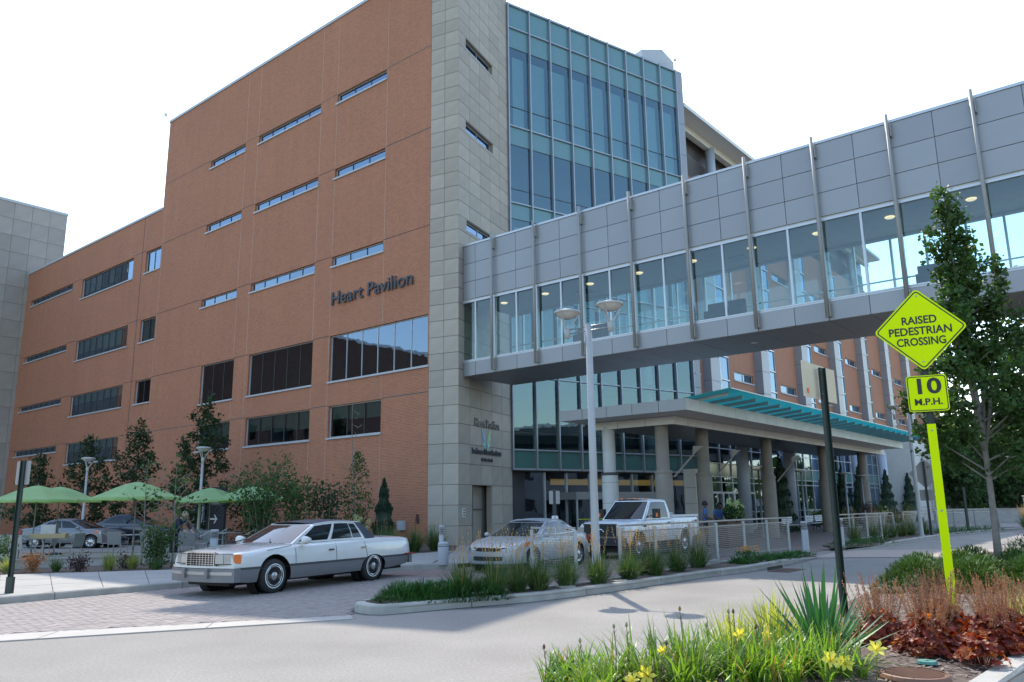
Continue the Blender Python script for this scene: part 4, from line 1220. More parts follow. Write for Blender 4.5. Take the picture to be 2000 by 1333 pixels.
        mb.add([bot[0], top[0], it[0], ib[0]], [(3, 2, 1, 0)]); mb.add([bot[-1], top[-1], it[-1], ib[-1]], [(0, 1, 2, 3)])
        return mb.build(name, M[mat], parent or s.root)

CADDY = dict(paint='paint_white', xr=-3.12, xf=2.56, wf=1.54, wr=-1.54, rw=.345, ra=.44, arch_k=.62, crown=.05, ww=.2, rimk=.60,
    zb=[(-3.12, .42), (-2.9, .33), (-2.2, .27), (2.2, .26), (2.56, .3)],
    hw=[(-3.12, .78), (-3.05, .86), (-2.8, .92), (-2, .955), (-1, .975), (1, .97), (2, .955), (2.35, .935), (2.5, .915), (2.56, .89)],
    zs=[(-3.12, .84), (-3.06, .92), (-2.9, .955), (-1.8, .985), (0, .955), (1.0, .945), (1.7, .915), (2.3, .855), (2.5, .825), (2.56, .79)],
    gh=[(.98, .82, .965), (.20, .66, 1.36), (-1.30, .67, 1.375), (-1.74, .80, .995)], bulge=.16, roof_arc=.04, roof_crown=.05)
c = Car('white_sedan', 'long white sedan with dark vinyl roof and grey lower body on pavers', 'car', (-4.82, 18.22, .018), 210.8, CADDY, (.97, .97, .96))
c.body()
c.greenhouse('vinyl', [(.045, .385, .10, .90), (.43, .70, .10, .90), (.715, .83, .10, .88)], c_pillar=.865)
c.strip('lower_cladding', lambda x: 0, lambda x: .52, 'cladding', .008)
c.strip('rub_strip', lambda x: .52, lambda x: .565, 'trim_line', .012)
c.wheels('hub', 'spokes', True, 30)
for x, sl in ((.98, .0), (-.25, .0), (-1.3, .25)): c.seam(x, .3 if x > -1 else .55, .93, sl)
for x in (-.08, -1.15): c.handle(x, .80)
for sd_ in (1, -1):
    mb = MB(); mb.lathe([(0, -.13), (.06, -.11), (.085, -.02), (.085, .06), (.05, .10), (0, .10)], 12, (.78, sd_ * 1.03, 1.035), 'x'); mb.box(.7, .82, min(sd_ * .9, sd_ * 1.0), max(sd_ * .9, sd_ * 1.0), .97, 1.0); mb.build('side_mirror', c.P, c.root, True)
    mb = MB(); mb.tube([(1.75 - k * .1, sd_ * (.93 - .004 * k), .87 + .013 * k * .8) for k in range(8)], .006, 5); mb.build('fender_crease', M['trim_line'], c.root)
for t0, t1, z0, z1, nm, m in ((-.94, .94, .29, .55, 'front_bumper', 'cladding'), (-.9, .9, .43, .49, 'bumper_insert', 'hub')):
    c.plan_bar(nm, z0, z1, m, 2.72 if nm == 'front_bumper' else 2.735, abs(t0), .15 if nm == 'front_bumper' else .14, .16)
c.plan_bar('bumper_top', .56, .60, 'paint_white', 2.71, .93, .15, .2)
for y in (-.34, .34):
    mb = MB(); mb.box(2.70, 2.765, y - .04, y + .04, .37, .55); mb.build('bumper_guard', M['cladding'], c.root)
mb = MB(); mb.box(2.50, 2.60, -.40, .40, .585, .845); gr = mb.build('grille', M['black'], c.root)
mb = MB(); mb.box(2.60, 2.645, -.42, .42, .845, .87); mb.box(2.60, 2.645, -.42, .42, .565, .585); mb.box(2.60, 2.645, -.42, -.40, .585, .845); mb.box(2.60, 2.645, .40, .42, .585, .845)
for k in range(1, 9): y = -.40 + .8 * k / 9; mb.box(2.605, 2.62, y - .006, y + .006, .585, .845)
for k in range(1, 6): z = .585 + .26 * k / 6; mb.box(2.604, 2.617, -.4, .4, z - .004, z + .004)
mb.build('grille_bars', M['chrome'], gr)
for sd_ in (1, -1):
    mb = MB()
    mb.add([(2.630, sd_ * .43, .645), (2.605, sd_ * .64, .645), (2.605, sd_ * .64, .825), (2.630, sd_ * .43, .825), (2.5, sd_ * .43, .645), (2.5, sd_ * .64, .645), (2.5, sd_ * .64, .825), (2.5, sd_ * .43, .825)], [(0, 1, 2, 3), (3, 2, 6, 7), (1, 5, 6, 2), (0, 4, 5, 1)])
    mb.add([(2.602, sd_ * .655, .645), (2.545, sd_ * .87, .645), (2.545, sd_ * .87, .825), (2.602, sd_ * .655, .825), (2.4, sd_ * .655, .645), (2.4, sd_ * .87, .645), (2.4, sd_ * .87, .825), (2.4, sd_ * .655, .825)], [(0, 1, 2, 3), (3, 2, 6, 7), (1, 5, 6, 2), (0, 4, 5, 1)])
    hl = mb.build('headlight', M['headlight'], c.root)
    mb = MB(); mb.add([(2.543, sd_ * .873, .65), (2.43, sd_ * .935, .65), (2.43, sd_ * .935, .82), (2.543, sd_ * .873, .82), (2.3, sd_ * .87, .65), (2.3, sd_ * .87, .82)], [(0, 1, 2, 3), (1, 4, 5, 2), (3, 2, 5)]); mb.build('marker_lamp', M['amber'], hl)
    mb = MB(); mb.bar((2.637, sd_ * .42, .836), (2.550, sd_ * .86, .836), .012, .015); mb.bar((2.637, sd_ * .42, .634), (2.550, sd_ * .86, .634), .012, .015); mb.build('lamp_bezel', M['trim_line'], hl)
    mb = MB(); mb.box(-3.1, -2.75, min(sd_ * .9, sd_ * .945), max(sd_ * .9, sd_ * .945), .555, .585); mb.build('side_marker', M['red_lens'], c.root)
    mb = MB(); mb.bar((1.12, sd_ * .55 - .25, 1.0), (1.02, sd_ * .35 - .15, 1.06), .015, .02); mb.build('wiper', M['black'], c.root)
c.plan_bar('rear_bumper', .34, .58, 'cladding', -3.05, .9, -.1, .12)
mb = MB(); mb.box(2.2, 2.24, -.02, .02, .84, .92); mb.build('hood_ornament', M['chrome'], c.root)

SEDAN = dict(paint='paint_silver', xr=-2.30, xf=2.26, wf=1.38, wr=-1.37, rw=.325, ra=.39, crown=.05, ww=.2, rimk=.68,
    zb=[(-2.3, .42), (-2.1, .3), (2.0, .25), (2.26, .27)],
    hw=[(-2.3, .66), (-2.2, .78), (-1.9, .87), (-1, .92), (1, .92), (1.6, .90), (1.95, .82), (2.15, .68), (2.26, .52)],
    zs=[(-2.3, .86), (-2.2, .96), (-1.7, 1.02), (-.5, .97), (.9, .95), (1.5, .89), (1.95, .79), (2.2, .68), (2.26, .62)],
    gh=[(1.02, .80, .95), (.12, .60, 1.37), (-.85, .60, 1.38), (-1.62, .74, 1.01)], bulge=.2, roof_arc=.06, roof_crown=.045)
def sedan(name, label, loc, heading, scale, paint=None, simple=False, group=None):
    sp = dict(SEDAN)
    if paint: sp['paint'] = paint
    c = Car(name, label, 'car', loc, heading, sp, scale, group)
    c.body(); c.greenhouse(None, [(.07, .42, .1, .88), (.45, .72, .1, .88), (.74, .88, .12, .8)])
    c.wheels('hub', 'holes', False, 8)
    if simple: return c
    for x, sl in ((.85, .1), (-.28, 0), (-1.2, .3)): c.seam(x, .34 if x > -1 else .62, .93, sl)
    for x in (-.12, -1.05): c.handle(x, .82, 'paint_silver')
    for sd_ in (1, -1):
        mb = MB(); mb.lathe([(0, -.1), (.055, -.08), (.075, 0), (.06, .07), (0, .09)], 12, (.78, sd_ * .99, 1.0), 'x'); mb.build('side_mirror', c.P, c.root, True)
        mb = MB(); rows = []
        for k in range(7):
            x = lerp(2.16, 1.72, k / 6); zz = interp(sp['zs'], x)
            y = interp(sp['hw'], x) * .97 + .012
            rows.append([(x + .015, sd_ * y, zz - .135), (x + .02, sd_ * (y + .004), zz - .08), (x, sd_ * (y - .05), zz - .012)])
        mb.grid(rows); hl = mb.build('headlight', M['headlight'], c.root, True)
        mb = MB(); mb.grid([[(x, sd_ * (interp(sp['hw'], x) * .985 + .016), interp(sp['zs'], x) - d_) for d_ in (.14, .02)] for x in (1.72, 1.64, 1.56)]); mb.build('marker_lamp', M['amber'], hl)
        mb = MB(); mb.box(-2.29, -2.1, min(sd_ * .55, sd_ * .83), max(sd_ * .55, sd_ * .83), .72, .92); mb.build('tail_lamp', M['red_lens'], c.root)
    c.plan_bar('front_bumper', .26, .58, sp['paint'], 2.34, .88, .42, .2)
    c.plan_bar('bumper_intake', .33, .45, 'black', 2.35, .55, .14, .05)
    c.plan_bar('grille', .59, .68, 'black', 2.31, .5, .10, .06)
    c.plan_bar('grille_rim', .575, .592, 'chrome', 2.325, .53, .12, .05); c.plan_bar('grille_rim', .68, .695, 'chrome', 2.31, .53, .12, .05)
    mb = MB()
    for a in (90, 210, 330):
        ca_, sa_ = math.cos(R(a)), math.sin(R(a))
        mb.add([(2.33, 0, .635), (2.33, .028 * ca_ - .016 * sa_, .635 + .028 * sa_ + .016 * ca_), (2.33, .055 * ca_, .635 + .055 * sa_), (2.33, .028 * ca_ + .016 * sa_, .635 + .028 * sa_ - .016 * ca_)], [(0, 1, 2, 3)])
    mb.build('front_badge', M['chrome'], c.root)
    c.plan_bar('front_lip', .235, .26, 'cladding', 2.36, .86, .42, .1)
    c.plan_bar('rear_bumper', .34, .62, sp['paint'], -2.28, .85, -.2, .1)
    return c
sedan('silver_sedan', 'silver sedan parked behind the reed grass and mesh fence', (.44, 22.83, .012), 211, (.97, .95, .89))
sedan('silver_sedan', 'silver sedan half hidden by patio chairs and umbrella poles', (-19.6, 36.4, .13), 96, (.95, .95, .86), 'paint_silver_shade')
sedan('dark_car', 'black car behind the silver sedan on the patio side', (-18.2, 39.2, .13), 96, (.98, .98, .98), 'paint_dark', True)

TRUCK = dict(paint='paint_truck', xr=-3.05, xf=2.66, wf=1.72, wr=-1.78, rw=.40, ra=.50, crown=.05, ww=.26, rimk=.6,
    zb=[(-3.05, .62), (-2.4, .58), (-1, .52), (1, .5), (2.66, .52)],
    hw=[(-3.05, .94), (-2.9, .97), (-.9, .985), (-.85, .95), (1.0, .95), (1.2, .99), (2.2, .99), (2.5, .96), (2.66, .90)],
    zs=[(-3.05, 1.30), (-.86, 1.30), (-.84, 1.24), (.95, 1.22), (2.2, 1.16), (2.5, 1.12), (2.66, 1.05)],
    gh=[(1.15, .86, 1.23), (.42, .72, 1.88), (-.74, .74, 1.88), (-.84, .90, 1.25)], bulge=.12, roof_arc=.03, roof_crown=.06)
c = Car('pickup_truck', 'white pickup truck with black grille parked by the entrance canopy', 'truck', (4.22, 27.7, .012), 218.5, TRUCK, (.91, .91, .95))
c.body(); c.greenhouse(None, [(.07, .90, .08, .90)]); c.wheels('hub', 'holes', False, 8)
for x, sl in ((.98, .0), (-.80, 0)): c.seam(x, .56, 1.21, sl)
c.handle(-.62, 1.12, 'black')
mb = MB(); mb.box(-2.95, -.95, -.86, .86, 1.30, 1.362); mb.build('bed_opening', M['black'], c.root)
for sd_ in (1, -1):
    mb = MB(); mb.box(-3.0, -.9, min(sd_ * .86, sd_ * .95), max(sd_ * .86, sd_ * .95), 1.30, 1.375); mb.build('bed_rail', c.P, c.root)
    mb = MB(); mb.box(.62, .78, min(sd_ * 1.02, sd_ * 1.26), max(sd_ * 1.02, sd_ * 1.26), 1.28, 1.60); mb.box(.68, .73, min(sd_ * .9, sd_ * 1.05), max(sd_ * .9, sd_ * 1.05), 1.34, 1.38); mr = mb.build('side_mirror', M['black'], c.root)
    mb = MB(); mb.box(.775, .79, min(sd_ * 1.17, sd_ * 1.25), max(sd_ * 1.17, sd_ * 1.25), 1.33, 1.46); mb.build('mirror_lamp', M['amber'], mr)
    mb = MB(); mb.box(2.60, 2.70, min(sd_ * .66, sd_ * .93), max(sd_ * .66, sd_ * .93), .74, 1.02); hl = mb.build('headlight', M['headlight'], c.root)
    mb = MB(); mb.box(2.60, 2.705, min(sd_ * .66, sd_ * .93), max(sd_ * .66, sd_ * .93), .71, .738); mb.build('lamp_bezel', M['chrome'], hl)
    # flared rear arch
    mb = MB(); mb.tube([(-1.78 + .53 * math.cos(a), sd_ * .99, .42 + .53 * math.sin(a)) for a in frange(.15, 2.99, .2)], .045, 6); mb.build('wheel_flare', c.P, c.root, True)
lettering('decal', '4x4', .15, M['red_lens'], c.root, (-2.62, 1.0, 1.10), (math.pi / 2, 0, math.pi), depth=.002, bold=.006)
mb = MB(); mb.box(1.18, 1.36, .985, 1.0, 1.0, 1.09); mb.box(1.16, 1.3, .985, 1.0, .84, .9); mb.build('fender_badge', M['black'], c.root)
mb = MB(); mb.box(2.60, 2.72, -.64, .64, .72, 1.10); gr = mb.build('grille', M['black'], c.root)
mb = MB(); mb.box(2.62, 2.74, -.66, .66, 1.08, 1.13); mb.build('hood_lip', M['dark_metal'], gr)
mb = MB(); mb.tube([(2.73, -.18, .87), (2.74, -.1, .95), (2.74, .1, .95), (2.73, .18, .87)], .012, 5); mb.build('front_badge', M['chrome'], gr)
c.plan_bar('front_bumper', .46, .68, 'dark_metal', 2.84, .96, .1, .22)
c.plan_bar('bumper_trim', .66, .70, 'chrome', 2.85, .95, .1, .2); c.plan_bar('bumper_trim', .44, .47, 'chrome', 2.85, .95, .1, .2)
c.plan_bar('rear_bumper', .56, .72, 'chrome', -3.1, .95, -.03, .14)
mb = MB()
for y in (-.5, -.2, 0, .2, .5): mb.box(.3, .38, y - .05, y + .05, 1.93, 1.965)
mb.build('cab_lights', M['amber'], c.root)
mb = MB(); mb.box(-2.0, -1.3, -.3, .4, 1.36, 1.46); mb.build('bed_load', M['coping'], c.root)
# ================================================================== lamps, signs, fences, furniture
def lamp_head(parent, x, y, z):
    mb = MB(); mb.lathe([(0, .05), (.18, .045), (.30, .01), (.31, -.02), (.29, -.04)], 22, (x, y, z)); h = mb.build('lamp_head', M['lamp_paint'], parent, True)
    mb = MB(); mb.lathe([(.285, -.03), (.22, -.09), (.12, -.15), (.06, -.16), (0, -.16)], 20, (x, y, z)); mb.build('reflector', M['lamp_lens'], h, True)
    for k in range(3):
        a = 2.1 * k + .6
        mb = MB(); mb.bar((x + .27 * math.cos(a), y + .27 * math.sin(a), z - .04), (x + .05 * math.cos(a), y + .05 * math.sin(a), z - .42), .022, .03); mb.build('strut', M['lamp_paint'], h)
    mb = MB(); mb.lathe([(.0, -.38), (.065, -.39), (.07, -.5), (.055, -.62), (0, -.64)], 12, (x, y, z)); mb.build('socket', M['lamp_paint'], h, True)
def twin_lamp(label, loc, rz, hgt=5.55):
    t = thing('street_lamp', label, 'street lamp', loc, rz)
    mb = MB(); mb.lathe([(.16, 0), (.16, .04), (.095, .1), (.085, 2), (.075, hgt), (0, hgt + .01)], 16); mb.build('pole', M['lamp_paint'], t, True)
    for s_ in (-1, 1): lamp_head(t, s_ * .58, 0, hgt + .38)
    mb = MB()
    for z in (-.12, -.02): mb.tube([(-.58, 0, hgt - .02 + z), (.58, 0, hgt - .02 + z)], .014, 6)
    mb.build('crossbar', M['galv'], t, True)
    return t
twin_lamp('tall grey twin-headed street lamp rising from the reed grass', (1.74, 17.6, .12), R(-39))
twin_lamp('twin-headed street lamp at the far kerb beyond the canopy', (18.2, 36.6, .1), R(-39))
for lab, loc, hg in (('single-headed patio lamp left of the big umbrella', (-19.63, 37, .1), 3.55), ('single-headed patio lamp behind the middle umbrella', (-12.79, 33, .1), 3.65)):
    t = thing('patio_lamp', lab, 'street lamp', loc)
    mb = MB(); mb.lathe([(.12, 0), (.12, .05), (.06, .1), (.05, hg), (0, hg)], 12); mb.build('pole', M['lamp_paint'], t, True)
    lamp_head(t, 0, 0, hg + .45)
for i, (x, y) in enumerate(((12.6, 41.5), (15.9, 44.6), (19.6, 47.8), (22.6, 52.5))):
    t = thing('walk_lamp', f'{ORD[i]} slender walkway lamp from the left along the canopy front', 'street lamp', (x, y, .02), 0, 'slender lamps by the wing')
    mb = MB(); mb.lathe([(.1, 0), (.06, .05), (.045, 3.3), (0, 3.3)], 10); mb.build('pole', M['galv'], t, True)
    mb = MB(); mb.lathe([(0, 3.42), (.3, 3.4), (.3, 3.34), (.05, 3.3)], 14); mb.build('lamp_head', M['lamp_paint'], t, True)
# ---- bollards
def bollard(label, loc, r, h, louvre):
    t = thing('bollard', label, 'bollard', loc)
    if louvre:
        mb = MB(); mb.lathe([(r * 1.15, 0), (r, .04), (r, h * .72), (0, h * .72)], 16); mb.build('shaft', M['bollard'], t, True)
        for k in range(4):
            mb = MB(); z = h * (.745 + .05 * k); mb.lathe([(r * .7, z - .02), (r * 1.04, z), (r * 1.04, z + .012), (r * .7, z + .014)], 16); mb.build('louvre', M['bollard'], t)
        mb = MB(); mb.lathe([(r * .6, h * .72), (r * .6, h * .95)], 12); mb.build('lens', M['dark_metal'], t)
        mb = MB(); mb.lathe([(r * 1.05, h * .93), (r * 1.05, h * .985), (r * .9, h), (0, h)], 16); mb.build('cap', M['bollard'], t, True)
    else:
        mb = MB(); mb.lathe([(r, 0), (r, h * .86), (r * .96, h * .87), (r, h * .88), (r, h * .92), (r * .85, h * .98), (0, h)], 20); mb.build('shaft', M['bollard'], t, True)
        mb = MB(); mb.lathe([(r * 1.012, h * .80), (r * 1.012, h * .83)], 20); mb.build('groove', M['dark_metal'], t)
    return t
bollard('squat round grey bollard at the tip of the sidewalk', (-1.98, 22.75, .1), .15, .62, False)
bollard('slim louvred bollard light directly behind the squat bollard', (-2.25, 25.2, .1), .075, 1.02, True)
bollard('louvred bollard light on the patio behind the white sedan hood', (-9.4, 25.6, .12), .12, .95, True)
bollard('grey bollard light at the end of the mesh fence', (9.75, 27.5, .05), .11, 1.0, True)
bollard('grey bollard light right of the green signpost by the crossing', (11.5, 28.9, .05), .12, 1.06, True)
# ---- mesh fences
def fence(label, pts, top=1.07, z=.13, last=True, fine=.05):
    t = thing('mesh_fence', label, 'fence')
    for x, y in pts:
        mb = MB(); mb.box(x - .035, x + .035, y - .035, y + .035, z - .05, z + top - .04); mb.box(x - .07, x + .07, y - .07, y + .07, z, z + .02); mb.build('post', M['galv'], t)
    for (x0, y0), (x1, y1) in zip(pts, pts[1:]):
        mb = MB(); mb.bar((x0, y0, z + top), (x1, y1, z + top), .05, .04); mb.build('top_rail', M['galv'], t)
        mb = MB(); mb.bar((x0, y0, z + top - .14), (x1, y1, z + top - .14), .025, .035); mb.build('infill_rail', M['galv'], t)
        mb = MB(); mb.bar((x0, y0, z + .12), (x1, y1, z + .12), .025, .035); mb.build('infill_rail', M['galv'], t)
        L = math.hypot(x1 - x0, y1 - y0); n = int(L / fine); mb = MB(); w_ = .005
        dx, dy = (x1 - x0) / L, (y1 - y0) / L
        for k in range(1, n):
            x, y = lerp(x0, x1, k / n), lerp(y0, y1, k / n)
            mb.quad((x - dx * w_, y - dy * w_, z + .12), (x + dx * w_, y + dy * w_, z + .12), (x + dx * w_, y + dy * w_, z + top - .14), (x - dx * w_, y - dy * w_, z + top - .14))
        m = int((top - .26) / fine)
        for k in range(1, m):
            zz = z + .12 + (top - .26) * k / m
            mb.quad((x0, y0, zz - w_), (x1, y1, zz - w_), (x1, y1, zz + w_), (x0, y0, zz + w_))
        mb.build('wire_mesh', M['galv'], t)
    return t
fence('short galvanised mesh fence panel in front of the silver sedan', [(.36, 17.3), (1.22, 16.45)])
fence('galvanised mesh fence running along the island towards the crossing', [(2.3, 17.95), (3.3, 19.2), (4.42, 20.6), (5.45, 22.1), (6.6, 23.55), (7.7, 24.95), (8.7, 26.0)])
fence('mesh fence beyond the crossing in front of the big planters', [(12.3, 31.0), (13.4, 32.3), (14.5, 33.6), (15.7, 35.0), (16.9, 36.4)], fine=.09)
fence('far mesh fence beyond the second street lamp', [(18.4, 38.6), (20.2, 40.6), (22, 42.5), (24, 44.5), (26.2, 46.4), (28.6, 48.2)], fine=.12)
t = thing('concrete_footing', 'low rounded concrete kerb piece at the foot of a fence post', 'footing', (5.25, 21.75, .1), R(52))
mb = MB(); mb.lathe([(0, .12), (.10, .11), (.16, .06), (.17, 0)], 12, (0, 0, 0)); mb.obox((-.45, 0, .05), (.45, 0, 0), (0, .15, 0), (0, 0, .055)); mb.build('block', M['kerb'], t, False)
for i, (x, y) in enumerate(((2.1, 16.6), (.95, 15.6))):
    t = thing('concrete_footing', ['small concrete block among the reed grass right of the lamp', 'small concrete block among the reed grass left of the lamp'][i], 'footing', (x, y, .12), .4)
    mb = MB(); mb.prism([(-.16, -.1), (.16, -.1), (.18, .1), (-.15, .11)], 0, .05); mb.build('block', M['kerb'], t)

# ---- signs
def rounded(w_, h_, r, n=5, rot=0):
    pts = []
    for cx, cy, a0 in ((w_ / 2 - r, h_ / 2 - r, 0), (-w_ / 2 + r, h_ / 2 - r, 90), (-w_ / 2 + r, -h_ / 2 + r, 180), (w_ / 2 - r, -h_ / 2 + r, 270)):
        for k in range(n + 1):
            a = R(a0 + 90 * k / n); pts.append((cx + r * math.cos(a), cy + r * math.sin(a)))
    c, s_ = math.cos(rot), math.sin(rot)
    return [(c * x - s_ * y, s_ * x + c * y) for x, y in pts]
def plate(name, pts, y0, y1, cz, mat, parent):
    mb = MB(); n = len(pts)
    mb.add([(x, y0, cz + z) for x, z in pts] + [(x, y1, cz + z) for x, z in pts], [tuple(range(n)), tuple(range(2 * n - 1, n - 1, -1))] + [((i + 1) % n, i, n + i, n + (i + 1) % n) for i in range(n)])
    return mb.build(name, M[mat], parent)
def ring(name, p_out, p_in, y, cz, mat, parent):
    mb = MB(); n = len(p_out)
    mb.add([(x, y, cz + z) for x, z in p_out] + [(x, y, cz + z) for x, z in p_in], [(i, (i + 1) % n, n + (i + 1) % n, n + i) for i in range(n)])
    return mb.build(name, M[mat], parent)
def uchannel(parent, h, w_=.085, mat='green_post', z0=-.1):
    mb = MB(); mb.box(-w_ / 2, w_ / 2, .0, .008, z0, h); mb.box(-w_ / 2, -w_ / 2 + .008, -.035, 0, z0, h); mb.box(w_ / 2 - .008, w_ / 2, -.035, 0, z0, h)
    p = mb.build('post', M[mat], parent)
    return p
ws = thing('warning_sign', 'fluorescent yellow-green diamond sign with speed plate on a yellow-faced post', 'road sign', (5.25, 10.0, .22), R(-26))
uchannel(ws, 3.9, .09)
mb = MB(); mb.box(-.05, .05, -.05, -.042, .1, 2.36); mb.build('post_reflector', M['sign_yellow'], ws)
for z in (.45, 1.3, 2.28):
    mb = MB(); mb.lathe([(0, -.056), (.012, -.054), (.014, -.05)], 8, (0, 0, z), 'y'); mb.build('bolt', M['galv'], ws)
S = .762
dp = plate('diamond_plate', rounded(S, S, .05, rot=R(45)), -.058, -.052, 3.57, 'sign_yellow', ws)
ring('border', rounded(S - .035, S - .035, .042, rot=R(45)), rounded(S - .065, S - .065, .03, rot=R(45)), -.0595, 3.57, 'sign_black', dp)
for s_, z, w_ in (('RAISED', 3.645, .40), ('PEDESTRIAN', 3.505, .72), ('CROSSING', 3.365, .56)):
    lettering('lettering', s_, .142, M['sign_black'], dp, (0, -.0605, z), width=w_, align='CENTER', bold=.003, depth=.001)
for z in (3.57 + .44, 3.57 - .42):
    mb = MB(); mb.lathe([(0, -.066), (.011, -.064), (.013, -.058)], 8, (0, 0, z), 'y'); mb.build('bolt', M['galv'], dp)
pp = plate('speed_plate', rounded(.457, .457, .04), -.058, -.052, 2.745, 'sign_yellow', ws)
ring('border', rounded(.437, .437, .035), rounded(.415, .415, .028), -.0595, 2.745, 'sign_black', pp)
lettering('lettering', '10', .27, M['sign_black'], pp, (.0, -.0605, 2.745), align='CENTER', bold=.007, depth=.001, width=.27)
lettering('lettering', 'M.P.H.', .115, M['sign_black'], pp, (.0, -.0605, 2.60), align='CENTER', bold=.003, depth=.001, width=.31)
gp = thing('sign_post', 'dark green post carrying a blank tan panel seen from behind', 'road sign', (4.13, 10.5, .2), R(20))
uchannel(gp, 3.2, .09)
mb = MB()
for z in [.3 + .1 * k for k in range(29)]: mb.box(-.008, .008, -.002, .0, z, z + .02)
mb.build('post_holes', M['black'], gp)
mb = MB(); mb.obox((.06, .12, 3.02), (.52, .287, 0), (-.002, .003, 0), (0, 0, .235)); pn = mb.build('sign_panel', M['sign_back'], gp)
mb = MB(); mb.obox((-.33, -.107, 2.87), (.026, .0144, 0), (.001, -.002, 0), (0, 0, .03)); mb.build('sticker', M['sign_orange'], pn)
for z in (2.85, 3.17):
    mb = MB(); mb.bar((-.1, -.02, z), (.1, .03, z), .012, .012); mb.build('bracket', M['galv'], gp)
lp = thing('sign_post', 'dark post at the left edge with a small plate seen from behind', 'road sign', (-9.62, 15.75, .15), R(-12))
uchannel(lp, 2.5, .10); plate('sign_plate', rounded(.32, .46, .03), .01, .014, 2.26, 'sign_grey', lp)
mb = MB(); mb.box(-.07, .07, -.04, .03, 0, .3); mb.build('post_sleeve', M['green_post'], lp)
npx = thing('parking_sign', 'dark signpost with small white accessible parking plate behind silver sedan', 'road sign', (1.30, 26.2, .1), R(5))
mb = MB(); mb.box(-.06, .06, -.04, .04, 0, 2.1); mb.build('post', M['dark_metal'], npx)
for x in (-.11, .11): plate('side_plate', [(px + x, pz) for px, pz in rounded(.13, .42, .03)], -.05, -.045, 1.83, 'sign_grey', npx)
pl = plate('white_plate', rounded(.20, .24, .02), -.055, -.05, 1.13, 'white_paint', npx)
mb = MB(); mb.lathe([(.035, -.057), (.05, -.057)], 14, (0, 0, 1.10), 'y'); mb.box(-.01, .01, -.058, -.056, 1.1, 1.19); mb.lathe([(0, -.057), (.018, -.057)], 10, (0, 0, 1.205), 'y'); mb.build('wheelchair_symbol', M['letter'], pl)
fs = thing('diamond_sign', 'grey back of a far diamond sign beyond the yellow post', 'road sign', (19.3, 37.9, .1), R(-39))
mb = MB(); mb.box(-.05, .05, -.03, .03, 0, 3.4); mb.build('post', M['dark_metal'], fs)
plate('diamond_plate', rounded(.98, .98, .05, rot=R(45)), .04, .05, 2.85, 'sign_grey', fs); plate('lower_plate', rounded(.62, .5, .04), .04, .05, 1.85, 'sign_grey', fs)
fp = thing('sign_post', 'slim dark post beyond the far kerb left of the maple trunk', 'road sign', (24.2, 43.6, .1), 0)
mb = MB(); mb.box(-.06, .06, -.04, .04, 0, 2.3); mb.build('post', M['green_post'], fp)
# directory sign by the patio door
dsn = thing('entrance_sign', 'dark directory sign with white arrow beside the patio door', 'sign', (-14.0, 38.2, .1), R(-39))
mb = MB(); mb.box(-.75, .75, -.06, .06, 0, 2.65); mb.build('board', M['dark_metal'], dsn)
for s_, z, w_ in (('Heart', 2.2, .62), ('Entrance', 1.85, .95)): lettering('lettering', s_, .26, M['sign_grey'], dsn, (-.6, -.065, z), width=w_, depth=.003)
mb = MB(); mb.box(-.45, .1, -.07, -.062, 1.14, 1.22); mb.add([(.0, -.07, 1.38), (.22, -.07, 1.18), (.0, -.07, .98), (-.1, -.07, .98), (.1, -.07, 1.18), (-.1, -.07, 1.38)], [(0, 5, 4, 3, 2, 1)]); mb.build('arrow', M['lamp_lens'], dsn)

# ---- patio: umbrellas, tables, chairs
def umbrella(label, x, y, z=.12, r=1.42, top=2.5, rz=0):
    t = thing('patio_umbrella', label, 'umbrella', (x, y, z), rz, 'green patio umbrellas')
    prof = [(0, top), (.12, top - .015), (.4, top - .085), (.75, top - .22), (1.1, top - .385), (r, top - .52), (r * 1.005, top - .60)]
    mb = MB(); n = 8; rows = []
    for rr, zz in prof:
        row = []
        for k in range(n * 4 + 1):
            a = 2 * math.pi * k / (n * 4); f = abs(math.sin(a * n / 2))
            row.append((rr * (1 - .05 * f) * math.cos(a), rr * (1 - .05 * f) * math.sin(a), zz - (.03 * f) * (rr / r) + (.045 * f if rr > r * .99 else 0)))
        rows.append(row)
    mb.grid(rows); mb.build('canopy', M['umbrella'], t)
    mb = MB(); mb.lathe([(.025, 0), (.02, top + .0), (.03, top + .03), (0, top + .07)], 10); mb.build('pole', M['bark_grey'], t)
    mb = MB()
    for k in range(8):
        a = 2 * math.pi * k / 8; mb.bar((.05 * math.cos(a), .05 * math.sin(a), top - .25), (.8 * math.cos(a), .8 * math.sin(a), top - .27), .015, .015)
    mb.build('ribs', M['bark_grey'], t)
    mb = MB(); mb.lathe([(.28, 0), (.28, .06), (.05, .1)], 14); mb.build('base', M['dark_metal'], t)
umbrella('leftmost green umbrella, cut by the dark signpost', -17.1, 29.0)
umbrella('green umbrella overlapping the leftmost one from behind', -17.2, 30.6, r=1.5)
umbrella('largest green umbrella, standing behind the leafless sapling', -12.5, 26.8, r=1.45)
umbrella('green umbrella in front of the dark directory sign', -12.3, 32.8, top=2.45)
umbrella('green umbrella partly hidden by the leafy shrubs', -10.6, 32.6, r=1.4, top=2.5)
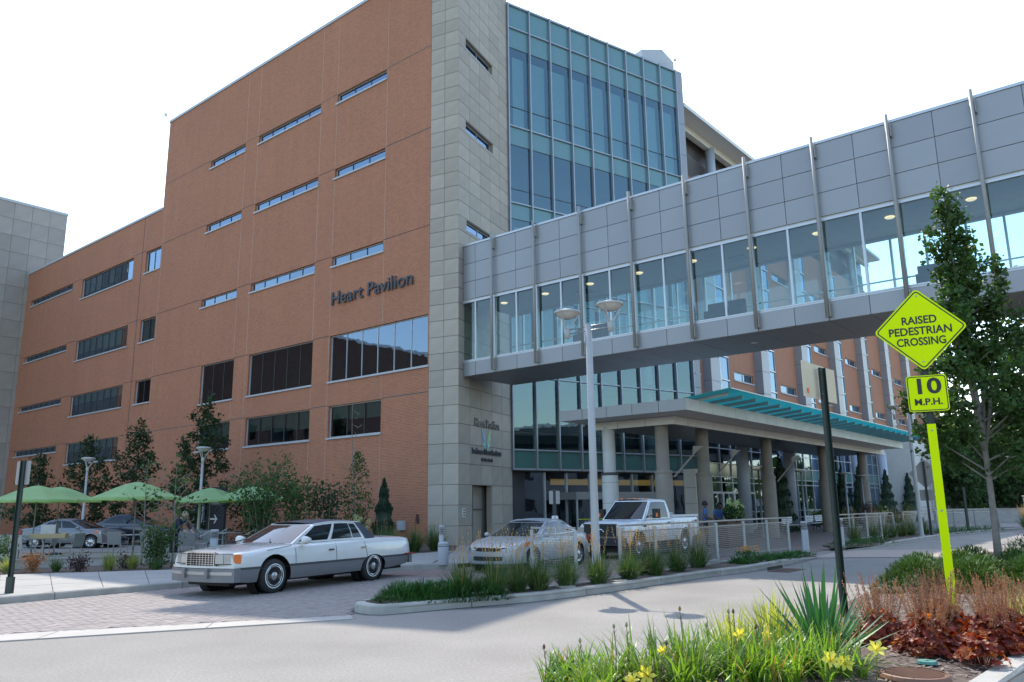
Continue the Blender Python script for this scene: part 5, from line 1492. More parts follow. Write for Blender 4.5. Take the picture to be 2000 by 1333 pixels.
def chair_mesh():
    parts = {}
    mb = MB(); mb.box(-.24, .24, -.22, .22, .43, .45); parts['seat'] = mb.mesh('seat', M['galv'])
    mb = MB(); mb.add([(-.24, .22, .45), (.24, .22, .45), (.25, .30, .86), (-.25, .30, .86), (-.24, .235, .45), (.24, .235, .45), (.25, .315, .86), (-.25, .315, .86)], [(0, 1, 2, 3), (7, 6, 5, 4), (3, 2, 6, 7), (0, 3, 7, 4), (1, 5, 6, 2)]); parts['backrest'] = mb.mesh('backrest', M['galv'])
    mb = MB()
    for s_ in (-1, 1): mb.tube([(s_ * .25, .28, .84), (s_ * .26, .0, .67), (s_ * .26, -.2, .65), (s_ * .26, -.22, .0)], .012, 5)
    parts['armrest'] = mb.mesh('armrest', M['galv'])
    mb = MB(); mb.tube([(0, 0, .43), (0, .03, 0)], .012, 5); parts['leg'] = mb.mesh('leg', M['galv'])
    return parts
CH = chair_mesh()
def chair(label, x, y, rz, z=.125):
    t = thing('patio_chair', label, 'chair', (x, y, z), rz, 'grey metal patio chairs')
    inst('seat', CH['seat'], t); inst('backrest', CH['backrest'], t); inst('armrest', CH['armrest'], t)
    for dx in (-.22, .22): inst('leg', CH['leg'], t, (dx, .2, 0))
def table(label, x, y, z=.125, rz=0):
    t = thing('patio_table', label, 'table', (x, y, z), rz, 'grey metal patio tables')
    mb = MB(); mb.box(-.5, .5, -.5, .5, .71, .735); mb.build('tabletop', M['galv'], t)
    mb = MB(); mb.lathe([(.28, 0), (.27, .02), (.04, .06), (.035, .71)], 12); mb.build('pedestal', M['galv'], t)
TB = [(-16.6, 27.4), (-15.2, 26.4), (-13.6, 29.2), (-11.6, 27.9), (-10.7, 30.0), (-12.3, 31.6)]
NM = ['at the left end', 'beside the box by the sedan', 'behind the leafy bush', 'beside the bending person', 'behind the louvred bollard', 'in the back row']
k = 0
for i, (x, y) in enumerate(TB):
    table(f'grey metal patio table {NM[i]}', x, y, rz=.3 * i)
    for j, (dx, dy, a) in enumerate(((-.15, -.85, math.pi), (.85, .1, -math.pi / 2), (-.85, .15, math.pi / 2))):
        chair(f'grey metal chair {["on the road side of", "right of", "left of"][j]} the table {NM[i]}', x + dx, y + dy, a + random.uniform(-.4, .4) + math.pi * 0)
for i, (x, y, rz) in enumerate(((-11.15, 25.45, 2.5), (-10.35, 25.9, 3.4))):
    chair(['grey chair tipped towards the low wall by the bush', 'grey chair nearest the low wall by the bending person'][i], x, y, rz)
t = thing('cardboard_box', 'flat brown box on the patio table in front of the parked sedan', 'box', (-14.75, 25.9, .86), .3)
mb = MB(); mb.box(-.5, .5, -.25, .25, 0, .14); mb.build('carton', M['cardboard'], t)
mb = MB(); mb.box(-.22, .2, -.2, .2, .14, .42); mb.build('bundle', M['galv'], t)
t = thing('low_wall', 'low concrete garden wall edging the patio', 'wall')
LW = smooth_line([(-23, 20.0), (-18.5, 21.5), (-14.5, 23.0), (-11.9, 24.45), (-10.3, 25.9), (-9.2, 27.6)], 4)
for a, b in zip(LW, LW[1:]):
    dx, dy = b[0] - a[0], b[1] - a[1]; L = math.hypot(dx, dy); nx, ny = -dy / L * .16, dx / L * .16
    mb = MB(); mb.prism([a, (b[0] - dx / L * .008, b[1] - dy / L * .008), (b[0] + nx, b[1] + ny), (a[0] + nx, a[1] + ny)], .05, .32); mb.build('wall_block', M['concrete'], t)
    e = .03; ex, ey = dy / L * e, -dx / L * e
    mb = MB(); mb.prism([(a[0] + ex, a[1] + ey), (b[0] + ex - dx / L * .008, b[1] + ey - dy / L * .008), (b[0] + nx - ex, b[1] + ny - ey), (a[0] + nx - ex, a[1] + ny - ey)], .32, .37); mb.build('cap_stone', M['kerb'], t)

# ---- entrance furniture
def wl(x, y): # wing coordinates -> world
    c, s_ = math.cos(RZ_W), math.sin(RZ_W)
    return (PW[0] + c * x - s_ * y, PW[1] + s_ * x + c * y)
for i, (x, y) in enumerate(((3.5, -3.6), (8.2, -3.2), (10.6, -3.0))):
    px, py = wl(x, y)
    t = thing('bench', f'{ORD[i]} white slatted bench from the left under the canopy', 'bench', (px, py, .02), RZ_W + math.pi)
    for kk in range(4):
        mb = MB(); mb.box(-.8, .8, -.2 + kk * .11, -.11 + kk * .11, .42, .44); mb.build('seat_slat', M['white_metal'], t)
    for kk in range(4):
        mb = MB(); mb.box(-.8, .8, -.28, -.26, .5 + kk * .1, .58 + kk * .1); mb.build('back_slat', M['white_metal'], t)
    for x_ in (-.7, .7):
        mb = MB(); mb.tube([(x_, .2, 0), (x_, .15, .42), (x_, -.24, .42), (x_, -.3, .9)], .02, 5); mb.tube([(x_, -.25, 0), (x_, -.2, .42)], .02, 5); mb.build('leg', M['dark_metal'], t)
for i, (x, y) in enumerate(((11.5, -5.6), (14.5, -5.3), (21.5, -5.5))):
    px, py = wl(x, y)
    t = thing('planter', f'{ORD[i]} large pale urn planter from the left behind the far fence', 'planter', (px, py, .02))
    mb = MB(); mb.lathe([(.34, 0), (.38, .05), (.52, .7), (.60, .85), (.62, .95), (.56, .95), (.52, .88), (0, .86)], 20); mb.build('pot', M['planter'], t, True)
    mb = MB(); mb.lathe([(.575, .72), (.60, .75), (.585, .78)], 20); mb.build('rim_band', M['planter'], t)
pd = thing('valet_podium', 'dark wooden valet podium with potted flowers beside the two attendants', 'podium', (8.45, 31.9, .015), R(50))
mb = MB(); mb.box(-.8, .8, -.25, .25, 0, .98); mb.build('cabinet', M['podium'], pd)
mb = MB(); mb.box(-.88, .88, -.32, .32, .98, 1.03); mb.build('counter', M['podium'], pd)
# ---- irrigation lid and valve cover in the foreground bed
t = thing('valve_box', 'round brown plastic valve box lid in the foreground mulch', 'valve box', (3.17, 6.75, .245))
mb = MB(); mb.lathe([(.27, -.1), (.265, .02), (.25, .045), (.235, .05), (.235, .04), (0, .045)], 32); mb.build('rim', M['brown_plastic'], t)
mb = MB()
for k in range(-7, 8):
    hw = math.sqrt(max(.0, .215 ** 2 - (k * .03) ** 2)); mb.box(-hw, hw, k * .03 - .004, k * .03 + .004, .044, .05)
mb.build('ribs', M['brown_plastic'], t)
t = thing('sprinkler_lid', 'small turquoise irrigation lid lying on the mulch near the red heuchera', 'lid', (3.55, 7.3, .26))
mb = MB(); mb.lathe([(0, .025), (.075, .022), (.085, .0)], 16); mb.lathe([(0, .035), (.02, .03)], 8); mb.build('lid', M['green_plastic'], t)
# ---- people
def person(name, label, loc, rz, pts, edges, mats, hair, hgt=1):
    """pts: name -> (x,y,z,radius); one skinned continuous body; clothing bands by height"""
    t = thing(name, label, 'person', loc, rz)
    names = list(pts)
    me = bpy.data.meshes.new('body')
    me.from_pydata([pts[n][:3] for n in names], [(names.index(a), names.index(b)) for a, b in edges], [])
    o = inst('body', me, t)
    md = o.modifiers.new('skin', 'SKIN'); md.use_smooth_shade = True
    sv_ = me.skin_vertices[0].data
    for i, n in enumerate(names):
        r = pts[n][3]; sv_[i].radius = (r, r) if not isinstance(r, tuple) else r
        sv_[i].use_root = (n == 'pelvis')
    sb_ = o.modifiers.new('sub', 'SUBSURF'); sb_.levels = 1; sb_.render_levels = 2
    bpy.context.view_layer.update()
    m2 = bpy.data.meshes.new_from_object(o.evaluated_get(bpy.context.evaluated_depsgraph_get()))
    o.modifiers.clear(); o.data = m2
    m2.materials.clear()
    for m in ('skin', 'shirt', 'trousers', 'hair'): m2.materials.append(M[mats[m]])
    for p in m2.polygons:
        c = p.center
        best = min(names, key=lambda n: (Vector(pts[n][:3]) - c).length - (pts[n][3] if not isinstance(pts[n][3], tuple) else pts[n][3][0]) * .6)
        p.material_index = 0
        if best.startswith(('pelvis', 'knee', 'hip')) : p.material_index = 2
        elif best.startswith(('spine', 'chest', 'sho')): p.material_index = 1
        elif best.startswith('elb') and mats.get('long'): p.material_index = 1
        elif best.startswith(('ank', 'toe')): p.material_index = 2
        p.use_smooth = True
    hd = Vector(pts['head'][:3])
    mb = MB(); rows = []
    for i in range(7):
        a = math.pi * .62 * i / 6
        rows.append([(hd.x + .113 * math.sin(a) * math.cos(b), hd.y + .015 + .122 * math.sin(a) * math.sin(b), hd.z + .015 + .125 * math.cos(a)) for b in [2 * math.pi * k / 14 - .2 for k in range(11)]])
    mb.grid(rows); mb.build('hair', M[mats['hair']], t, True)
    # face: nose, eyes, mouth, ears
    f = MB()
    f.add([(hd.x - .012, hd.y - .10, hd.z - .01), (hd.x + .012, hd.y - .10, hd.z - .01), (hd.x, hd.y - .135, hd.z - .03), (hd.x, hd.y - .10, hd.z + .02)], [(0, 1, 2), (0, 2, 3), (2, 1, 3)])
    for s_ in (-1, 1):
        f.lathe([(0, -.008), (.012, 0), (0, .008)], 6, (hd.x + s_ * .1, hd.y, hd.z - .01), 'x')
    f.build('face', M[mats['skin']], t)
    f = MB()
    for s_ in (-1, 1): f.lathe([(0, .0), (.011, .0)], 8, (hd.x + s_ * .036, hd.y - .106, hd.z + .012), 'y')
    f.box(hd.x - .022, hd.x + .022, hd.y - .106, hd.y - .102, hd.z - .058, hd.z - .052); f.build('eyes_and_mouth', M['hair_black'], t)
    # hands: palm and five fingers
    for s_, n in ((-1, 'wr_l'), (1, 'wr_r')):
        wv = Vector(pts[n][:3]); ev = Vector(pts['elb_' + n[-1]][:3]); d_ = (wv - ev).normalized()
        sd_ = d_.cross(Vector((0, 0, 1))); sd_ = (sd_ if sd_.length > .2 else Vector((1, 0, 0))).normalized(); up_ = sd_.cross(d_)
        hb = MB(); hb.obox(wv + d_ * .045, d_ * .045, sd_ * .038, up_ * .013)
        for q in range(4):
            b0 = wv + d_ * .088 + sd_ * (-.03 + .02 * q); L = (.06, .072, .075, .058)[q]
            hb.tube([b0, b0 + d_ * L * .55 - up_ * .008, b0 + d_ * L * .9 - up_ * .03], [.0085, .008, .0065], 6)
        b0 = wv + d_ * .03 - sd_ * .036
        hb.tube([b0, b0 + d_ * .03 - sd_ * .02, b0 + d_ * .055 - sd_ * .022 - up_ * .012], [.010, .009, .007], 6)
        hb.build('hand', M[mats['skin']], t, True)
    return t
STAND = dict(pelvis=(0, 0, .98, .13), spine=(0, .0, 1.15, .125), chest=(0, -.01, 1.34, .145), neck=(0, -.01, 1.50, .055), head=(0, -.03, 1.64, .098), headtop=(0, -.02, 1.70, .085),
    sho_l=(-.19, 0, 1.42, .065), elb_l=(-.25, -.02, 1.14, .045), wr_l=(-.20, -.24, 1.05, .032), sho_r=(.19, 0, 1.42, .065), elb_r=(.25, -.02, 1.14, .045), wr_r=(.18, -.26, 1.08, .032),
    hip_l=(-.1, 0, .9, .095), knee_l=(-.11, -.02, .5, .07), ank_l=(-.11, .02, .09, .048), toe_l=(-.13, -.14, .04, .04), hip_r=(.1, 0, .9, .095), knee_r=(.11, -.02, .5, .07), ank_r=(.11, .02, .09, .048), toe_r=(.13, -.14, .04, .04))
ED = [('pelvis', 'spine'), ('spine', 'chest'), ('chest', 'neck'), ('neck', 'head'), ('head', 'headtop'), ('chest', 'sho_l'), ('sho_l', 'elb_l'), ('elb_l', 'wr_l'), ('chest', 'sho_r'), ('sho_r', 'elb_r'), ('elb_r', 'wr_r'),
      ('pelvis', 'hip_l'), ('hip_l', 'knee_l'), ('knee_l', 'ank_l'), ('ank_l', 'toe_l'), ('pelvis', 'hip_r'), ('hip_r', 'knee_r'), ('knee_r', 'ank_r'), ('ank_r', 'toe_r')]
VM = dict(skin='skin', shirt='shirt_blue', trousers='navy', hair='hair_black')
person('person', 'attendant in a blue shirt standing left of the valet podium', (7.5, 32.0, .015), R(75), STAND, ED, VM, 0)
LEAN = dict(STAND)
for k_ in ('chest', 'neck', 'head', 'headtop', 'sho_l', 'sho_r'):
    x, y, z, r = LEAN[k_]; dz = z - .98; LEAN[k_] = (x, y - dz * .32, z - dz * .1, r)
LEAN['elb_l'] = (-.25, -.22, 1.1, .045); LEAN['wr_l'] = (-.16, -.42, 1.06, .032); LEAN['elb_r'] = (.25, -.22, 1.1, .045); LEAN['wr_r'] = (.16, -.42, 1.06, .032)
person('person', 'attendant in a blue shirt leaning on the podium behind the flowers', (8.15, 32.6, .015), R(10), LEAN, ED, VM, 0)
BEND = dict(STAND)
def bend(p, a):
    x, y, z, r = p; dy, dz = y, z - .98; c, s_ = math.cos(a), math.sin(a)
    return (x, c * dy - s_ * dz, .98 + s_ * dy + c * dz, r)
for k_ in ('spine', 'chest', 'neck', 'head', 'headtop', 'sho_l', 'sho_r'): BEND[k_] = bend(BEND[k_], R(38))
BEND['elb_l'] = (-.24, -.42, 1.02, .045); BEND['wr_l'] = (-.14, -.62, .92, .032); BEND['elb_r'] = (.24, -.42, 1.02, .045); BEND['wr_r'] = (.14, -.62, .92, .032)
bp_ = person('person', 'person with fair hair in a dark navy coat bending over a patio table', (-10.95, 26.3, .125), R(70), BEND, ED, dict(skin='skin_light', shirt='navy', trousers='navy', hair='hair_fair', long=1), 0)
bp_.scale = (.95, .95, .95)
# ================================================================== vegetation
def rv(s=1.0):
    while True:
        v = Vector((random.uniform(-1, 1), random.uniform(-1, 1), random.uniform(-1, 1)))
        if .02 < v.length < 1: return v * s
def leaf(mb, c, L, wk=.55, d=None, mi=0):
    d = (d or rv()).normalized()
    s_ = d.cross(rv()).normalized() * L * wk * .5
    n = d.cross(s_).normalized() * L * .12
    mb.add([c - d * L * .5, c + s_ + n, c + d * L * .5, c - s_ + n], [(0, 1, 2, 3)], mi)
def blade(mb, base, d, L, w_, droop=.5, seg=4, mi=0, w_mid=1.0, fold=0):
    d = Vector(d).normalized(); p = Vector(base)
    side = d.cross(Vector((0, 0, 1)))
    side = (side if side.length > .05 else Vector((random.uniform(-1, 1), random.uniform(-1, 1), 0))).normalized()
    vs = []; dd = d.copy(); b = len(mb.v)
    for k in range(seg + 1):
        t = k / seg
        ww = w_ * (.6 + .4 * w_mid if t < .3 else 1) * (1 - t ** 2.2) + .0008
        vs += [p - side * ww / 2, p + side * ww / 2]
        p = p + dd * (L / seg); dd = (dd + Vector((0, 0, -droop / seg))).normalized()
    mb.add(vs, [(2 * k, 2 * k + 1, 2 * k + 3, 2 * k + 2) for k in range(seg)], mi)
def clump_blades(mb, c, n, h, spread, w_, droop=.6, rad=.08, mi=0, up=1.0):
    for _ in range(n):
        a = random.uniform(0, 6.283); k = random.random()
        d = (math.cos(a) * spread * k, math.sin(a) * spread * k, up)
        b = (c[0] + math.cos(a) * rad * random.random(), c[1] + math.sin(a) * rad * random.random(), c[2])
        blade(mb, b, d, h * random.uniform(.65, 1.1), w_ * random.uniform(.7, 1.2), droop * random.uniform(.4, 1.4) * (.3 + k), 4, mi)

def tree(name, label, loc, h, base, prof, nleaf, lsize, mat, tr=.08, bark='bark', group=None, nbr=34, leaders=(), sig=.16, seed=None, rise=.45, inner=.25, cat='tree'):
    rs = random.getstate()
    if seed is not None: random.seed(seed)
    t = thing(name, label, cat, loc, 0, group)
    tm = MB()
    tops = [(Vector((random.uniform(-.03, .03) * h, random.uniform(-.03, .03) * h, h)), 1.0)] + [(Vector(l), .6) for l in leaders]
    for tp, k in tops:
        st_ = Vector((0, 0, 0)) if k == 1 else Vector((0, 0, base * 1.1))
        pts = [st_.lerp(tp, s_) + Vector((math.sin(s_ * 6) * .02 * h * .3, math.cos(s_ * 5) * .015 * h * .3, 0)) for s_ in frange(0, 1, .1)]
        tm.tube(pts, [max(.008, tr * k * (1 - .9 * i / (len(pts) - 1))) * (1.25 if i == 0 and k == 1 else 1) for i in range(len(pts))], 8)
    cm = MB(); br = []
    for i in range(nbr):
        z = base + (h - base) * (i + random.random()) / nbr * .97
        r = interp(prof, z)
        a = i * 2.399 + random.uniform(-.5, .5)
        L = r * random.uniform(.7, 1.12)
        st_ = Vector((0, 0, max(base * .85, z - L * rise)))
        en = Vector((math.cos(a) * L, math.sin(a) * L, z + random.uniform(-.1, .15) * r))
        mid = st_.lerp(en, .5) + Vector((0, 0, .08 * L)) + rv(.06 * L)
        tm.tube([st_, mid, en], [tr * .28 * (1 - .5 * z / h) + .006, tr * .16 + .004, .005], 5, caps=False)
        br.append((st_, mid, en, L))
        for _ in range(3):
            q = mid.lerp(en, random.random()); e2 = q + rv(L * .45) + Vector((0, 0, .1 * L))
            tm.tube([q, e2], [.006, .003], 4, caps=False); br.append((q, q.lerp(e2, .5), e2, L * .5))
    for l, k in tops[1:] + [(tops[0][0], .5)]:
        for f in frange(.35, 1.0, .06):
            p = Vector((0, 0, base * 1.1)).lerp(l, f); br.append((p, p, p + rv(.1), .6))
    W_ = sum(b[3] for b in br)
    for st_, mid, en, L in br:
        m = int(nleaf * L / W_) + 1
        cs = []
        for _ in range(max(2, m // 14)):
            f = inner + (1 - inner) * random.random() ** .7
            cs.append((st_.lerp(mid, f * 2) if f < .5 else mid.lerp(en, f * 2 - 1)) + rv(sig * .8))
        for _ in range(m):
            c = random.choice(cs) + Vector((random.gauss(0, sig * .45), random.gauss(0, sig * .45), random.gauss(0, sig * .4)))
            d = rv(); d.z = d.z * .6 - .25
            leaf(cm, c, lsize * random.uniform(.6, 1.2), .75, d)
    tm.build('trunk', M[bark], t, True)
    if nleaf: cm.build('crown', M[mat], t)
    if seed is not None: random.setstate(rs)
    return t

# maple in the foreground bed
tree('maple_tree', 'young upright maple tree right of the yellow sign', (10.0, 17.0, .22), 8.2, 2.15, [(2.1, .8), (2.7, 1.4), (3.8, 1.5), (4.7, 1.3), (5.4, .75), (6.0, .36), (7.0, .2), (8.3, .1)], 14500, .125, 'leaf_maple', .075, 'bark_grey',
     leaders=[(-.55, .1, 7.35), (.75, -.1, 6.6), (-.15, .3, 8.3), (.35, .2, 7.0)], nbr=52, sig=.2, seed=3)
tree('maple_tree', 'dark maple tree cut off by the right edge of the view', (16.9, 24.5, .1), 8.4, 2.4, [(2.2, 1.0), (3.2, 2.2), (5, 2.5), (6.8, 1.6), (8.4, .3)], 11000, .17, 'leaf_maple', .1, 'bark_grey', nbr=46, sig=.28, seed=5)
for i, (lab, x, y, h, r, n) in enumerate((('smallest dark patio tree nearest the grey stone block', -24.0, 40.5, 4.4, 1.25, 2300), ('dark patio tree behind the left patio lamp', -22.3, 42, 5.5, 1.5, 3000),
        ('tall dark patio tree behind the big umbrella', -19.3, 41, 6.1, 1.6, 3600), ('tallest dark patio tree behind the right patio lamp', -15.3, 39.2, 7.0, 1.95, 4800))):
    tree('patio_tree', lab, (x, y, .11), h, .9, [(.8, r * .7), (h * .35, r), (h * .6, r * .75), (h * .85, r * .4), (h, .1)], n, .16, 'leaf_dark', .07, 'bark', 'dark trees along the brick wall', nbr=30, sig=.26, seed=20 + i)
tree('young_tree', 'thin young tree with bare top against the brick wall', (-6.6, 33.6, .11), 5.9, .9, [(1, .5), (1.8, .8), (2.8, .7), (3.8, .35), (4.6, .25), (5.9, .15)], 0, .1, 'leaf_mid', .05, 'bark_grey', nbr=26, seed=31)
cm = MB(); random.seed(12)
for _ in range(750):
    z = random.uniform(1.0, 3.9) if random.random() < .8 else random.uniform(1.0, 2.2); r = interp([(1, .4), (1.8, .75), (2.8, .55), (3.9, .15)], z); a = random.uniform(0, 6.3); q = r * random.random() ** .5
    leaf(cm, Vector((math.cos(a) * q + .1, math.sin(a) * q, z)), .13, .6)
cm.build('crown', M['leaf_mid'], [o for o in bpy.data.objects if o.name.startswith('young_tree')][0])
def shrub(label, loc, h, r, n, mat, ls=.12, stems=5, low=.2, sig=.2, name='shrub', group=None, seed=0):
    rs = random.getstate(); random.seed(seed)
    t = thing(name, label, 'shrub', loc, 0, group); tm, cm = MB(), MB()
    tips = []
    for k in range(stems):
        a = 6.283 * k / stems + random.uniform(-.4, .4); e = Vector((math.cos(a) * r * random.uniform(.3, .9), math.sin(a) * r * random.uniform(.3, .9), h * random.uniform(.65, 1)))
        m = e * .5 + Vector((0, 0, h * .12)); tm.tube([(0, 0, 0), m * .5, m, e], [.025, .02, .014, .005], 5)
        for f in frange(low, 1, .09): tips.append(m.lerp(e, f * 2 - 1) if f > .5 else (m * .0).lerp(m, f * 2))
    for _ in range(n):
        c = random.choice(tips) + Vector((random.gauss(0, sig), random.gauss(0, sig), random.gauss(0, sig * .8)))
        if c.z > .02: leaf(cm, c, ls * random.uniform(.6, 1.2), .5)
    tm.build('stem', M['bark_grey'], t, True); cm.build('foliage', M[mat], t)
    random.setstate(rs); return t
shrub('leafy open shrub in front of the second umbrella from the right', (-9.3, 30, .11), 3.5, 1.1, 1700, 'leaf_mid', .15, 7, .25, .22, seed=1)
shrub('taller leafy shrub just left of the white sedan roof', (-8.1, 30.2, .11), 3.4, 1.0, 1500, 'leaf_mid', .15, 6, .25, .2, seed=2)
shrub('shorter leafy shrub above the white sedan roof', (-6.9, 30.2, .11), 2.6, .9, 1300, 'leaf_dark', .14, 6, .2, .2, seed=3)
shrub('dark leafy shrub between the open shrub and the umbrella', (-10.9, 34.5, .11), 3.0, 1.3, 2600, 'leaf_dark', .16, 8, .05, .35, seed=4)
shrub('bright green rounded bush in the roadside bed', (-9.9, 22.7, .1), 1.15, .5, 1500, 'leaf_mid', .10, 9, .1, .13, seed=5)
shrub('green bush at the far left end of the roadside bed', (-14.3, 22.4, .1), .95, .5, 900, 'leaf_mid', .11, 7, .05, .14, seed=6)
t = tree('bare_sapling', 'nearly leafless sapling beside the green bush', (-9.55, 22.9, .1), 3.0, .7, [(.7, .3), (1.4, .75), (2.2, .7), (3, .2)], 130, .13, 'leaf_mid', .035, 'bark_grey', nbr=16, sig=.1, seed=41)
t = tree('bare_sapling', 'thin leafless sapling in front of the big umbrella', (-11.0, 24.2, .1), 3.1, .8, [(.7, .2), (1.4, .5), (2.2, .5), (3, .2)], 40, .12, 'leaf_mid', .025, 'bark_grey', nbr=14, sig=.08, seed=42)
def cone_tree(label, loc, h, r, n, mat='conifer', ls=.14, group=None):
    t = thing('arborvitae', label, 'tree', loc, 0, group); cm = MB()
    for _ in range(n):
        z = h * (1 - random.random() ** .62); k = 1 - z / h
        rr = r * (k ** .75) * (.82 + .18 * math.sin(z * 9 + random.random())) * random.uniform(.72, 1.04); a = random.uniform(0, 6.283)
        leaf(cm, Vector((math.cos(a) * rr, math.sin(a) * rr, z + .03)), ls * random.uniform(.6, 1.3), .5, Vector((math.cos(a) * .5, math.sin(a) * .5, 1)) + rv(.4))
    tm = MB(); tm.tube([(0, 0, 0), (0, 0, h * .9)], [.06, .01], 7); tm.build('trunk', M['bark'], t)
    tm = MB(); tm.lathe([(r * .72, .08), (r * .70, h * .2), (r * .42, h * .55), (r * .12, h * .88), (0, h * .93)], 12); tm.build('inner_foliage', M['conifer'], t)
    cm.build('crown', M[mat], t)
cone_tree('dark conical evergreen against the brick behind the sedan trunk', (-5.3, 33, .1), 2.75, .62, 3000)
for i, (x, h) in enumerate(((5.1, 4.6), (16.5, 4.0), (20.7, 4.4), (27.9, 4.3), (35.0, 4.2))):
    px, py = wl(x, -2.5)
    cone_tree(f'{ORD[i]} conical evergreen from the left along the glazed storefront', (px, py, .02), h, .95, 1500, ls=.2, group='conical evergreens at the storefront')
def hydrangea(label, loc, r, n, h=.9):
    t = thing('hydrangea', label, 'shrub', loc, 0); cm, fm = MB(), MB()
    for _ in range(420):
        v = rv(1); c = Vector((v.x * r, v.y * r, h * .5 + v.z * h * .45)); leaf(cm, c, .14, .7)
    cm.build('foliage', M['leaf_mid'], t)
    for _ in range(n):
        a = random.uniform(0, 6.28); q = r * random.uniform(.3, 1.05); c = Vector((math.cos(a) * q, math.sin(a) * q, h * random.uniform(.55, 1.1)))
        fm = MB()
        for _ in range(40): leaf(fm, c + rv(.11), .06, .9)
        fm.build('flower_head', M['hydrangea'], t)
hydrangea('pale green hydrangea beneath the thin young tree', (-6.3, 32.4, .1), .6, 14, 1.15)
hydrangea('pale hydrangea in pots on the valet podium', (8.55, 31.75, .95), .42, 12, .75)
for i, (x, y) in enumerate(((11.5, -5.6), (14.5, -5.3), (21.5, -5.5))):
    px, py = wl(x, y)
    shrub(f'flowering plant in the {ORD[i]} urn planter from the left', (px, py, .88), .7, .5, 420, ['shrub_purple', 'leaf_mid', 'leaf_mid'][i], .12, 6, .1, .2, seed=60 + i)
for i, (x, y) in enumerate(((7.0, -1.8), (12.6, -2.0), (23.5, -3.2))):
    px, py = wl(x, y); hydrangea(f'white hydrangea, {ORD[i]} from the left along the storefront', (px, py, .02), .6, 10, 1.2)

# feather reed grass on the kerbed island
def reed(label, loc, h=.62, hp=1.12, n=330, npl=18, seed=0, dry=.12, group='feather reed grass clumps'):
    rs = random.getstate(); random.seed(seed)
    t = thing('reed_grass', label, 'grass', loc, random.uniform(0, 6), group)
    g_, p_, s_ = MB(), MB(), MB()
    clump_blades(g_, (0, 0, 0), n, h, 1.05, .013, 1.15, .16)
    g_.build('foliage', M['reed'], t)
    clump_blades(s_, (0, 0, 0), int(n * dry), h * .9, .9, .010, .9, .14)
    for _ in range(npl):
        a = random.uniform(0, 6.28); k = random.random() * .28; d = Vector((math.cos(a) * k, math.sin(a) * k, 1)).normalized()
        L = hp * random.uniform(.72, 1.05); b = Vector((math.cos(a) * .06, math.sin(a) * .06, 0))
        blade(s_, b, d, L * .85, .006, .05, 2)
        for f in frange(.72, 1.0, .035):
            c = b + d * L * f; leaf(p_, c + rv(.014), .06 * (1.25 - f * .6), .4, d + rv(.4))
    s_.build('stalks', M['reed_stem'], t); p_.build('plumes', M['reed_tip'], t)
    random.setstate(rs)
RG = [(2.9, 18.2), (-.92, 14.28), (-.37, 14.45), (.02, 14.95), (.42, 15.2), (.98, 15.75), (1.62, 16.25), (2.35, 17.1), (3.05, 18.05), (3.72, 18.95), (4.45, 20.05)]
RG.sort()
for i, (x, y) in enumerate(RG): reed(f'feather reed grass clump, {ORD[i]} from the left on the kerbed island', (x, y, .13), seed=100 + i, h=random.uniform(.58, .70), npl=random.randint(16, 26))
for i, (x, y) in enumerate(((-4.3, 28.9), (-3.6, 29.5), (-2.95, 30.2), (-4.9, 29.6))):
    reed(f'dark ornamental grass clump, {ORD[i]} of four at the foot of the tower', (x, y, .1), h=1.0, hp=1.2, n=330, npl=8, seed=130 + i, group='grass clumps at the tower foot')
for i, (x, y) in enumerate(((13.6, 32.2), (15.2, 34.2), (16.2, 35.4), (17.0, 36.3), (17.9, 37.3), (18.8, 38.3), (20.0, 39.4))):
    reed(f'far reed grass clump, {ORD[i]} from the left beyond the crossing', (x - .3, y - .1, .1), h=.95, hp=1.35, n=200, npl=20, seed=150 + i, group='far reed grass beyond the crossing')

# low spreading conifers and ground covers
def juniper(name, label, pts, h, r, n, mat, L=.14, cat='ground cover', w_=.012):
    t = thing(name, label, cat, (pts[0][0], pts[0][1], pts[0][2])); m = MB(); x0, y0, z0 = pts[0]
    for _ in range(n):
        cx, cy, cz = random.choice(pts); a = random.uniform(0, 6.28); q = random.random() ** .55
        x, y = cx - x0 + math.cos(a) * q * r, cy - y0 + math.sin(a) * q * r
        z = cz - z0 + h * (1 - q * q) * random.uniform(.55, 1.0)
        d = Vector((math.cos(a) * (.4 + q), math.sin(a) * (.4 + q), 1.0)) + rv(.5)
        for _k in range(3):
            blade(m, (x, y, max(0, z - L * .4)), d + rv(.45), L * random.uniform(.6, 1.2), w_, .2, 2)
    m.build('foliage', M[mat], t)
    return t
juniper('juniper', 'low bright green juniper filling the nose of the kerbed island', [(-1.95, 13.75, .1), (-1.6, 13.95, .1), (-1.25, 14.1, .1), (-1.9, 14.05, .1), (-.9, 14.15, .1), (-.5, 14.3, .1), (-1.55, 14.2, .1)], .34, .46, 3400, 'juniper', .11)
juniper('ground_cover', 'low green ground cover on the island by the crossing', [(6.7, 22.3, .1), (7.2, 23.0, .1), (7.7, 23.6, .1), (8.2, 24.4, .08), (8.7, 25.1, .06), (7.2, 23.3, .1)], .2, .5, 1300, 'juniper')
juniper('hosta', 'small leafy green plant beside the concrete footing', [(5.75, 21.3, .1), (6.1, 21.7, .1)], .2, .28, 260, 'juniper', .16, 'shrub', .03)
juniper('ground_cover', 'green ground cover right of the bollard beyond the crossing', [(12.6, 30.3, .1), (13.5, 31.2, .1), (11.6, 29.3, .1), (14.4, 32.2, .1)], .26, .6, 900, 'juniper')
juniper('ground_cover', 'green ground cover along the far kerb beyond the yellow post', [(21, 40.3, .1), (22.4, 41.6, .1), (24, 43, .1), (25.8, 44.6, .1)], .35, .9, 700, 'juniper', .25)
